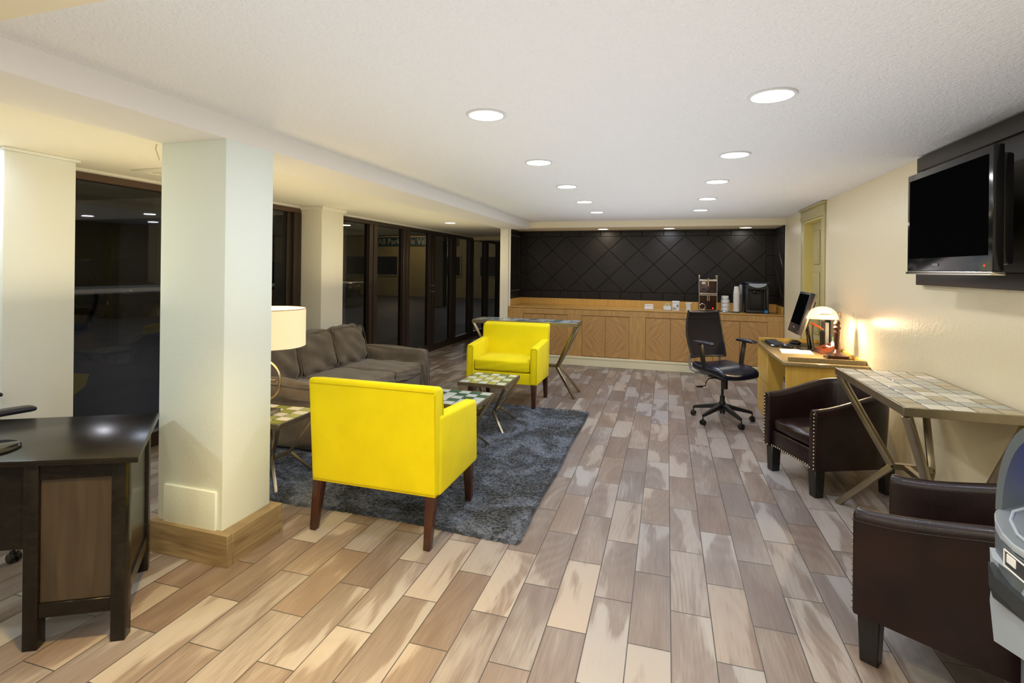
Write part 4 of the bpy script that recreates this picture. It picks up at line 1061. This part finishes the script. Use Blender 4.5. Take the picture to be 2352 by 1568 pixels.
# monitor
t = thing('computer_monitor', 'black tilted computer monitor on the maple desk', 'monitor', (1.36, 6.13, DZ), 0)
mt = Matrix.Translation((.02, 0, .385)) @ Matrix.Rotation(R(16), 4, 'Y')
f = MB(); f.box(-.030, .018, -.225, .225, -.225, .225, .006, 2, mat=mt); f.box(.020, .060, -.16, .16, -.14, .15, .012, 2, mat=mt); f.build('monitor_case', M['black'], t)
f = MB(); f.box(.008, .030, -.2255, .2255, -.2255, .2255, .004, 2, mat=mt); f.build('monitor_rim', M['brushed'], t)
f = MB(); f.box(-.033, -.029, -.195, .195, -.125, .200, .001, 1, mat=mt); f.build('monitor_screen', M['screen'], t)
f = MB(); f.box(-.033, -.0295, -.02, .02, -.168, -.158, mat=mt); f.lathe([(0, 0), (.007, 0), (.006, .002), (0, .003)], n=12, mat=mt @ Matrix.Translation((-.030, -.19, -.20)) @ Matrix.Rotation(-PI / 2, 4, 'Y')); f.build('power_button', M['atmlight'], t)
f = MB(); f.bar((.10, 0, .012), (.055, 0, .36), .06, .03, (1, 0, 0), .005); f.box(-.02, .19, -.11, .11, 0, .014, .006, 2); f.build('monitor_stand', M['blackgloss'], t)
# keyboard
t = thing('keyboard', 'dark computer keyboard with light keys at the far desk edge', 'keyboard', (1.165, 6.42, DZ), R(4))
f = MB(); f.hexa([(-.075, -.23, 0), (.075, -.23, 0), (.075, .23, 0), (-.075, .23, 0), (-.075, -.23, .012), (.075, -.23, .03), (.075, .23, .03), (-.075, .23, .012)], .004, 2); f.build('keyboard_body', M['blackgloss'], t)
f = MB()
for i in range(5):
    for j in range(20): f.box(-.045 + i * .023, -.027 + i * .023, -.215 + j * .0215, -.197 + j * .0215, .012 + .012 * ((.075 - .045 + i * .023) / .15) * 1.0, .030 + i * .0012, .002, 1)
f.build('keys', M['atmdark'], t)
def mouse(label, loc, rz):
    t = thing('computer_mouse', label, 'mouse', loc, rz, 'mice on the maple desk')
    f = MB(); f.cushion((0, 0, .018), (.032, .055, .018), .017, .010, 10); f.build('mouse_shell', M['blackgloss'], t)
    f = MB(); f.tube([(0, .02, .040), (0, .04, .034)], .003, 8); f.build('scroll_wheel', M['orange'], t)
    return t
m1 = mouse('black mouse between keyboard and white paper on the desk', (1.26, 6.17, DZ), R(60))
m2 = copy_tree(m1); m2['label'] = 'blue black mouse on the pad below the monitor'; m2.location = (1.40, 6.50, DZ + .004); m2.rotation_euler = (0, 0, R(80))
f = MB(); f.box(1.34, 1.56, 6.36, 6.60, DZ, DZ + .004, .002, 1); tag(f.build('mouse_pad', M['black']), 'black mouse pad under the monitor', 'mouse pad')
f = MB(); f.prism([(1.118, 5.757), (1.415, 5.782), (1.445, 6.075), (1.15, 6.04)], DZ, DZ + .006, .001, 1); tag(f.build('paper_sheet', M['paper']), 'white sheet of paper lying on the desk before the organizer', 'paper')
# organizer
t = thing('desk_organizer', 'small cherry wood letter organizer behind the banker lamp', 'organizer', (1.56, 5.90, DZ), R(4))
f = MB()
f.box(-.085, .085, -.09, .09, 0, .008)
f.hexa([(-.085, -.09, .008), (.085, -.09, .008), (.085, -.082, .008), (-.085, -.082, .008), (-.085, -.09, .045), (.085, -.09, .11), (.085, -.082, .11), (-.085, -.082, .045)])
f.hexa([(-.085, .082, .008), (.085, .082, .008), (.085, .09, .008), (-.085, .09, .008), (-.085, .082, .045), (.085, .082, .11), (.085, .09, .11), (-.085, .09, .045)])
f.box(-.085, -.077, -.082, .082, .008, .045); f.box(.077, .085, -.082, .082, .008, .13)
f.box(-.02, -.014, -.082, .082, .008, .062); f.box(.03, .036, -.082, .082, .008, .085); f.box(-.077, .077, -.003, .003, .008, .05)
f.build('organizer_box', M['wine'], t, smooth=False)
f = MB(); f.box(-.06, .0, -.045, -.035, .06, .075, mat=Matrix.Rotation(R(20), 4, 'Y')); tag(f.build('eraser', M['paper']), 'small white slip lying in the cherry organizer', 'paper slip').location = (1.575, 5.91, DZ + .0)
t = thing('glue_bottle', 'small white bottle with green tip standing in the organizer', 'bottle', (1.60, 5.87, DZ + .009))
f = MB(); f.lathe([(0, 0), (.016, 0), (.016, .10), (.008, .12), (0, .12)], n=16); f.build('bottle_body', M['paper'], t)
f = MB(); f.lathe([(.008, .12), (.004, .165), (0, .168)], n=12); f.build('nozzle', TILEC['deep green'], t)
# card holder / pen tower with orange pen
t = thing('brochure_stand', 'narrow dark brochure stand behind the monitor', 'stand', (1.60, 6.12, DZ))
f = MB(); f.box(-.03, .04, -.09, .09, 0, .012, .003, 1); f.box(.02, .028, -.09, .09, .012, .42, .002, 1); f.box(-.03, -.024, -.09, .09, .012, .2, .002, 1); f.build('stand_frame', M['black'], t)
f = MB(); f.box(-.02, .015, -.075, .075, .013, .30, .002, 1); f.build('brochures', M['greymetal'], t)
f = MB(); f.tube([(1.455, 6.05, 1.085), (1.49, 5.94, 1.065), (1.515, 5.86, 1.045)], [.010, .009, .004], 8)
tag(f.build('marker_pen', M['orange']), 'orange pen sticking out beside the monitor', 'pen')
f = MB(); f.tube([(1.47, 6.02, 0.81), (1.455, 6.02, .95), (1.462, 6.03, 1.078)], .008, 8); f.lathe([(0, 0), (.04, 0), (.04, .008), (0, .010)], (1.47, 6.02, .80), 16); tag(f.build('pen_stand', M['black']), 'thin black stand holding up the orange pen', 'pen holder')
# banker lamp
t = thing('bankers_lamp', 'lit bankers lamp with glowing opal shade on the maple desk', 'desk lamp', (1.548, 5.555, DZ))
f = MB()
def sq(hw, z, ch=.3): 
    c = hw * ch
    return [(-hw, -hw + c, z), (-hw + c, -hw, z), (hw - c, -hw, z), (hw, -hw + c, z), (hw, hw - c, z), (hw - c, hw, z), (-hw + c, hw, z), (-hw, hw - c, z)]
def loft(f, rings, mi=0):
    t_ = bmesh.new(); rs = [[t_.verts.new(p) for p in r] for r in rings]; n_ = len(rings[0])
    for A, B in zip(rs, rs[1:]):
        for j in range(n_): t_.faces.new((A[j], A[(j + 1) % n_], B[(j + 1) % n_], B[j]))
    t_.faces.new(rs[0][::-1]); t_.faces.new(rs[-1]); bmesh.ops.recalc_face_normals(t_, faces=t_.faces); f._merge(t_, mi)
loft(f, [sq(.095, 0), sq(.095, .018), sq(.088, .022), sq(.088, .036), sq(.094, .040), sq(.060, .052), sq(.030, .072), sq(.016, .095)])
f.build('lamp_base', M['cyl'], t)
f = MB(); f.lathe([(0, .09), (.017, .09), (.020, .15), (.026, .24), (.028, .26), (.022, .27), (.032, .285), (.034, .30), (.022, .315), (.030, .335), (.024, .355), (.012, .365), (.010, .40), (0, .40)], n=24); f.build('lamp_stem', M['cyl'], t)
f = MB(); f.tube([(0, 0, .395), (.0, 0, .44), (.03, 0, .445), (.03, 0, .39)], .006, 8); f.tube([(0, 0, .425), (-.10, -.068, .425), (-.16, -.068, .425)], .005, 8); f.build('lamp_arm', M['brassnail'], t)
# shade: trough, half-ellipse section, axis along x
rings = []
for x, k in [(-.255 + .27 * q / 12, max(.12, math.sqrt(max(0, 1 - abs((q - 6) / 6.05) ** 2.2)))) for q in range(13)]:
    ring = []
    for j in range(15):
        a = PI * j / 14; ring.append((x, -.068 * k * math.cos(a), .375 + .12 * k * math.sin(a)))
    for j in range(14, -1, -1):
        a = PI * j / 14; ring.append((x, -.062 * k * math.cos(a), .375 + .113 * k * math.sin(a)))
    rings.append(ring)
f = MB(); t_ = bmesh.new(); rs = [[t_.verts.new(p) for p in r] for r in rings]
for A, B in zip(rs, rs[1:]):
    for j in range(30): t_.faces.new((A[j], A[(j + 1) % 30], B[(j + 1) % 30], B[j]))
bmesh.ops.recalc_face_normals(t_, faces=t_.faces); f._merge(t_)
f.build('lamp_shade', M['amber'], t)
f = MB(); f.tube([(-.17, 0, .425), (-.06, 0, .425)], .013, 12); f.build('lamp_bulb', M['lens'], t)
point('bankers_lamp_bulb', (1.46, 5.555, 1.19), 34, (1, .74, .42), .03)
# wall outlet above
f = MB(); f.box(RX - .006, RX - .001, 5.62, 5.69, 1.13, 1.24, .002, 1); tag(f.build('wall_switch', M['trimcream']), 'small cream switch plate on the wall behind the banker lamp', 'switch')

# ------------------------------------------------------------ television and board
f = MB(); f.box(RX - .035, RX - .001, 1.95, 4.26, 1.54, H - .012, .002, 1); 
t = thing('wall_board', 'large dark brown framed backing board behind the television', 'board', (RX, 3.1, 1.54))
f = MB(); f.box(-.025, -.001, -1.10, 1.10, .05, .83, .001, 1); f.build('board_panel', M['board'], t)
f = MB(); f.box(-.045, -.001, -1.155, 1.155, 0, .085, .004, 2); f.box(-.045, -.001, -1.155, 1.155, .785, .88, .004, 2); f.box(-.045, -.001, 1.07, 1.155, .085, .785, .004, 2); f.box(-.045, -.001, -1.155, -1.07, .085, .785, .004, 2); f.build('board_frame', M['board'], t)
t = thing('television', 'black flat television with silver lower edge on the dark board', 'television', (1.452, 3.385, 1.615))
hw = .445
f = MB(); f.box(0, .045, -hw, hw, .018, .615, .006, 2); f.box(.045, .10, -hw + .03, hw - .03, .05, .58, .015, 2); f.build('television_case', M['blackgloss'], t)
f = MB(); f.box(-.003, .0, -hw + .035, hw - .035, .095, .575, .001, 1); f.build('television_screen', M['screen'], t)
f = MB(); f.box(-.006, .05, -hw - .004, hw + .004, 0, .018, .004, 2); f.build('silver_strip', M['chrome'], t)
f = MB(); f.box(-.004, .0, -.0 + .055, .115, .048, .062, .001, 1); f.build('badge', M['greymetal'], t)
f = MB(); f.box(-.004, .0, -hw + .055, -hw + .063, .043, .050, .001, 1); f.build('standby_light', M['led'], t)
f = MB(); f.box(.10, .21, -.12, .12, .2, .42, .005, 1); f.bar((.205, 0, .3), (.230, 0, .3), .15, .15); f.build('wall_bracket', M['black'], t)

# ------------------------------------------------------------ dark desk on the left
t = thing('writing_desk', 'black brown desk with framed end panel in the left corner', 'desk', (-2.6, 1.8, 0))
ox, oy = -2.6, 1.8
P4 = [(-2.150, 1.640), (-2.684, 2.165), (-3.40, 1.772), (-2.98, 1.255)]
f = MB(); f.prism([L_(p) for p in P4], .775, .80, .003, 2); f.build('desktop', M['espresso'], t)
A = Vector((-2.555, 1.462)); B = Vector((-2.222, 1.642)); Cc = Vector((-2.652, 2.092))
u = (B - A).normalized(); n1 = Vector((-u.y, u.x)); w_ = (Cc - B).normalized()
def post(p, s1, s2, z1=.775):
    f = MB(); q = [p, p + s1, p + s1 + s2, p + s2]
    if area2([(a.x, a.y) for a in q]) < 0: q = q[::-1]
    f.prism([(a.x - ox, a.y - oy) for a in q], 0, z1, .003, 2); return f.build('leg', M['espresso'], t)
lw = .055
post(A, u * lw, n1 * lw); post(B, -u * lw, n1 * lw); post(Cc, -w_ * lw, -n1 * -lw * 0 + Vector((-w_.y, w_.x)) * lw)
def slab(p, q, off, z0, z1, th, name, mat, nn):
    f = MB(); a = p + nn * off; b = q + nn * off; c = b + nn * th; d = a + nn * th; poly = [a, b, c, d]
    if area2([(k.x, k.y) for k in poly]) < 0: poly = poly[::-1]
    f.prism([(k.x - ox, k.y - oy) for k in poly], z0, z1, .002, 1); return f.build(name, mat, t)
slab(A + u * lw, B - u * lw, .006, .13, .19, .03, 'bottom_rail', M['espresso'], n1)
slab(A + u * lw, B - u * lw, .006, .71, .775, .03, 'top_rail', M['espresso'], n1)
slab(A + u * lw, B - u * lw, .014, .19, .71, .015, 'end_panel', M['espresso_panel'], n1)
n2 = Vector((-w_.y, w_.x))
if n2.dot(A - B) < 0: n2 = -n2
slab(B + w_ * .05, Cc - w_ * lw, .012, .13, .775, .02, 'side_panel', M['espresso'], n2)
slab(B + w_ * .05, Cc - w_ * lw, .004, .13, .19, .03, 'side_rail', M['espresso'], n2)
# front modesty stretch running out of the picture on the left
slab(A - u * .46, A, .02, .42, .775, .02, 'modesty_panel', M['espresso'], n1)
post(A - u * .48, u * lw, n1 * lw)
# second screen stand on that desk, screen outside the picture
t = thing('monitor_stand', 'round dark foot of a stand on the dark desk at the picture edge', 'stand', (-2.835, 1.478, .80))
f = MB(); f.lathe([(0, 0), (.118, 0), (.120, .008), (.112, .014), (0, .018)], n=48); f.build('round_foot', M['blackgloss'], t)
f = MB(); f.tube([(-.05, -.02, .015), (-.05, -.02, .20)], .014, 12); f.build('post', M['black'], t)

# ------------------------------------------------------------ cash machine
t = thing('cash_machine', 'grey cash machine with blue lit arch at the right picture edge', 'cash machine', (1.25, 1.77, 0))
# local x: -.25 (front) .. +.22, y: -.23 .. +.23 (far edge)
YE = .232
f = MB()
def prof_loft(f, secs):
    """secs: list of (z, xfront, halfwidth, xback) -> rounded plan sections"""
    rings = []
    for z, xf, hw, xb in secs:
        r = min(.07, hw * .4); ring = []
        for cx, cy, a0 in ((xf + r, -hw + r, PI), (xb - .02, -hw + .02, 1.5 * PI), (xb - .02, hw - .02, 0), (xf + r, hw - r, .5 * PI)):
            rr = r if cx < 0.1 else .02
            for k in range(6):
                a = a0 + k * (PI / 2) / 5; ring.append((cx + rr * math.cos(a), cy + rr * math.sin(a), z))
        rings.append(ring)
    loft(f, rings)
prof_loft(f, [(0, -.25, .137, .22), (.50, -.25, .137, .22), (.54, -.25, .170, .22), (.587, -.25, .206, .22), (.66, -.25, .222, .22), (.71, -.25, .233, .22)])
BUL = [(.22, -.233), (.22, .233), (-.215, .233), (-.25, .225), (-.285, .15), (-.31, .07), (-.32, 0), (-.31, -.07), (-.285, -.15), (-.25, -.225), (-.215, -.233)]
f.prism(BUL, .70, .845, .004, 2)
f.build('cabinet', M['atm'], t)
f = MB(); f.prism([(x * (1.01 if x < 0 else 1), y) for x, y in BUL], .85, .873, .006, 2); f.build('shelf_band', M['atmlight'], t)
f = MB(); loft(f, [[(x, y, .873 + max(0, (x + .25)) * .55 if x < -.1 else .95) for x, y in BUL], [(x if x > 0 else min(-.10, x * .97), y * .99, .878 + (max(0, x + .27)) * .45) for x, y in BUL]]); f.build('keypad_shelf', M['atm'], t)
f = MB(); f.tube([(-.298, -.05, .884), (-.290, .04, .884), (-.262, .125, .888), (-.235, .165, .90), (-.16, .17, .935)], .005, 8); f.build('shelf_outline', M['atmlight'], t)
f = MB(); f.hexa([(-.265, -.12, .885), (-.255, .06, .885), (-.16, .09, .925), (-.16, -.14, .925), (-.265, -.12, .893), (-.255, .06, .893), (-.16, .09, .933), (-.16, -.14, .933)], .003, 1); f.build('keypad', M['atmblue'], t)
def arch(k):
    return [(.232 * k * math.cos(PI * i / 24), .88 + .335 * k * math.sin(PI * i / 24)) for i in range(25)]
outer = arch(1.0); inner = arch(.87)
f = MB(); t_ = bmesh.new(); sec = []
for (yo, zo), (yi, zi) in zip(outer, inner):
    sec.append([t_.verts.new(p) for p in ((-.235, yo, zo), (-.25, yo * .97, .88 + (zo - .88) * .97), (-.245, yi, zi), (-.13, yi, zi), (.18, yi, zi), (.18, yo, zo))])
for Aq, Bq in zip(sec, sec[1:]):
    for j in range(6): t_.faces.new((Aq[j], Aq[(j + 1) % 6], Bq[(j + 1) % 6], Bq[j]))
t_.faces.new(sec[0]); t_.faces.new(sec[-1][::-1]); bmesh.ops.recalc_face_normals(t_, faces=t_.faces); f._merge(t_)
f.build('arch_frame', M['atm'], t)
f = MB(); f.prism([(y, z) for y, z in inner], 0, .02, mat=Matrix(((0, 0, 1, -.15), (1, 0, 0, 0), (0, 1, 0, 0), (0, 0, 0, 1)))); f.build('screen_panel', M['atmblue'], t)
f = MB(); f.hexa([(-.155, -.16, .93), (-.155, .10, .93), (-.152, .10, .93), (-.152, -.16, .93), (-.155, -.16, 1.12), (-.155, .10, 1.12), (-.152, .10, 1.12), (-.152, -.16, 1.12)]); f.build('display', M['atmdark'], t)
def bx(y, o): return -.25 - .07 * (1 - (y / .235) ** 2) - o
TR = [(.234, .715), (.184, .775), (.08, .79), (-.10, .79), (-.10, .60), (.06, .56), (.205, .60), (.236, .66)]
f = MB(); loft(f, [[(-.20, y, z) for y, z in TR], [(bx(y, .002 + .02 * (1 - abs(y) / .24)), y, z) for y, z in TR]]); f.build('receipt_tray', M['atmlight'], t)
TS = [(.165, .722), (.145, .748), (.05, .752), (-.07, .752), (-.07, .70), (.06, .685), (.12, .69)]
f = MB(); loft(f, [[(-.22, y, z) for y, z in TS], [(bx(y, .004 + .022 * (1 - abs(y) / .24)), y, z) for y, z in TS]]); f.build('tray_slot', M['atmdark'], t)
f = MB(); f.box(-.325, -.318, -.085, .030, .797, .842, .002, 1); f.build('label_plate', M['atmdark'], t)
f = MB(); f.box(-.3275, -.324, -.02, .018, .812, .836, .001, 1); f.build('card_symbol', M['paper'], t)
f = MB(); f.bar((-.326, -.085, .797), (-.326, .030, .797), .003, .003); f.bar((-.326, .030, .797), (-.326, .030, .842), .003, .003); f.bar((-.326, .030, .842), (-.326, -.085, .842), .003, .003); f.build('label_outline', M['paper'], t)

# ------------------------------------------------------------ outside: covered car park at night
M['asphalt'] = plain('asphalt', (0.050, 0.058, 0.075), 0.6, var=.3, noise=1.5, nb=.3, nscale=90)
M['yline'] = plain('yellow road paint', (0.55, 0.42, 0.01), 0.6)
M['outwall'] = plain('car park wall paint', (0.30, 0.25, 0.12), 0.8, var=.1, noise=2)
M['signblue'] = plain('teal sign board', (0.015, 0.05, 0.055), 0.5)
M['signtext'] = plain('pale sign lettering', (0.45, 0.40, 0.34), 0.6)
M['car'] = plain('dark car paint', (0.012, 0.012, 0.014), 0.2)
M['carglass'] = plain('car window', (0.02, 0.025, 0.03), 0.1)
f = MB(); f.box(-45, WX - .08, -6, 42, -.12, -.02); struct(f, 'ground', M['asphalt'], smooth=False)
f = MB(); f.box(-45, WX - .12, -6, 42, 3.6, 3.7); struct(f, 'ceiling_carport', M['outwall'], smooth=False)
f = MB(); f.box(-45, WX - .1, 26.5, 26.8, -.1, 3.6); struct(f, 'wall_carport', M['outwall'], smooth=False)
f = MB(); f.box(-45.2, -45, -6, 42, -.1, 3.6); struct(f, 'wall_carport_side', M['outwall'], smooth=False)
f = MB(); f.box(-45, WX - .12, 11.5, 12.0, 3.0, 3.6); f.box(-45, WX - .12, 19.5, 20.0, 3.0, 3.6); struct(f, 'trim_6', M['outwall'], smooth=False)
for i, (x, y) in enumerate(((-15.6, 12.5), (-24, 12.5), (-9.2, 20), (-20, 20))):
    f = MB(); f.box(x - .2, x + .2, y - .2, y + .2, -.05, 3.6); struct(f, 'wall_pillar_carport_%s' % 'abcd'[i], M['outwall'], smooth=False)
f = MB(); f.prism([(-6.45, 3.75), (-6.60, 4.10), (-7.45, 4.95), (-8.2, 5.5), (-8.6, 5.45), (-8.9, 4.9), (-8.3, 4.2)], -.019, -.016); tag(f.build('road_line', M['yline'], smooth=False), 'yellow painted marking on the asphalt outside the left window', 'road marking')
for i, (x0, x1) in enumerate(((-18.3, -14.9), (-13.1, -11.0), (-9.8, -7.6))):
    t = thing('window_%d' % (4 + i), 'dark window in the car park wall', 'window', ((x0 + x1) / 2, 26.5, 0)); t['kind'] = 'structure'
    hw_ = (x1 - x0) / 2
    f = MB(); f.box(-hw_, hw_, -.03, 0, 1.2, 2.25); f.build('pane', M['carglass'], t, smooth=False)
    f = MB(); f.box(-hw_ - .06, hw_ + .06, -.05, 0, 1.12, 1.2); f.box(-hw_ - .06, hw_ + .06, -.05, 0, 2.25, 2.33); f.box(-hw_ - .06, -hw_, -.05, 0, 1.2, 2.25); f.box(hw_, hw_ + .06, -.05, 0, 1.2, 2.25); f.build('window_frame', M['outwall'], t, smooth=False)
t = thing('parking_sign', 'long teal sign board reading about parking on the car park wall', 'sign', (-13.9, 26.45, 3.1))
f = MB(); f.box(-2.75, 2.75, -.03, 0, -.25, .25, .005, 1); f.build('sign_board', M['signblue'], t)
cu = bpy.data.curves.new('sign_text', 'FONT'); cu.body = 'All Parking is Valet Only'; cu.size = .46; cu.align_x = 'CENTER'; cu.align_y = 'CENTER'; cu.extrude = .004
cu.materials.append(M['signtext']); tmp = bpy.data.objects.new('tmp_text', cu); me = bpy.data.meshes.new_from_object(tmp); bpy.data.objects.remove(tmp)
o = bpy.data.objects.new('sign_lettering', me); C.objects.link(o); o.parent = t; o.location = (0, -.04, 0); o.rotation_euler = (PI / 2, 0, 0)
# dark sport utility vehicle
t = thing('parked_car', 'dark sport utility vehicle parked outside the left window', 'car', (-17.6, 12.3, -.02), R(-6))
def carprof(): return [(-2.35, .45), (-2.38, .85), (-2.25, 1.05), (-1.75, 1.70), (-1.5, 1.80), (.75, 1.80), (1.35, 1.18), (2.25, 1.02), (2.38, .75), (2.35, .42)]
f = MB(); f.prism(carprof(), -.92, .92, .05, 2, mat=Matrix.Rotation(PI / 2, 4, 'X')); f.build('car_body', M['car'], t)
f = MB()
for s in (-1, 1):
    for pl in ([(-1.75, 1.15), (-1.45, 1.68), (-.75, 1.70), (-.75, 1.15)], [(-.68, 1.15), (-.68, 1.70), (.1, 1.70), (.1, 1.15)], [(.17, 1.15), (.17, 1.70), (.68, 1.70), (1.12, 1.15)]):
        f.prism(pl, -.01, .01, mat=Matrix.Translation((0, s * .925, 0)) @ Matrix.Rotation(PI / 2, 4, 'X'))
f.build('side_window', M['carglass'], t, smooth=False)
for x in (-1.45, 1.45):
    for s in (-1, 1):
        f = MB(); f.lathe([(0, -.12), (.20, -.12), (.22, -.10), (.34, -.12), (.37, -.08), (.37, .08), (.34, .12), (0, .12)], n=32, mat=Matrix.Translation((x, s * .86, .37)) @ Matrix.Rotation(PI / 2, 4, 'X')); f.build('wheel', M['black'], t)
f = MB()
for s in (-1, 1): f.box(2.30, 2.37, s * .75 - .12, s * .75 + .12, .75, .88, .02, 2)
f.build('headlamp', M['chrome'], t)
# far cars as low dark volumes with tail lamps
t2c = copy_tree(t); t2c['label'] = 'second dark car parked deeper in the car park'; t2c.location = (-27, 12.5, -.02)
t3c = copy_tree(t); t3c['label'] = 'dark car parked beyond the window next to the lamp shade'; t3c.location = (-14.5, 17.6, -.02); t3c.rotation_euler = (0, 0, R(20))
for c_ in (t, t2c, t3c): c_['group'] = 'cars parked outside'
# car park ceiling lamps: small, dim
for x, y in ((-12, 9), (-20, 9), (-12, 16), (-24, 20), (-9, 23)):
    point('car_park_lamp', (x, y, 3.35), 120, (.9, .9, .9), .1)
point('car_park_lamp', (-13.5, 24.3, 3.3), 160, (1, .8, .45), .1)
point('car_park_lamp', (-7.0, 6.2, 3.2), 40, (.8, .9, 1.0), .1)
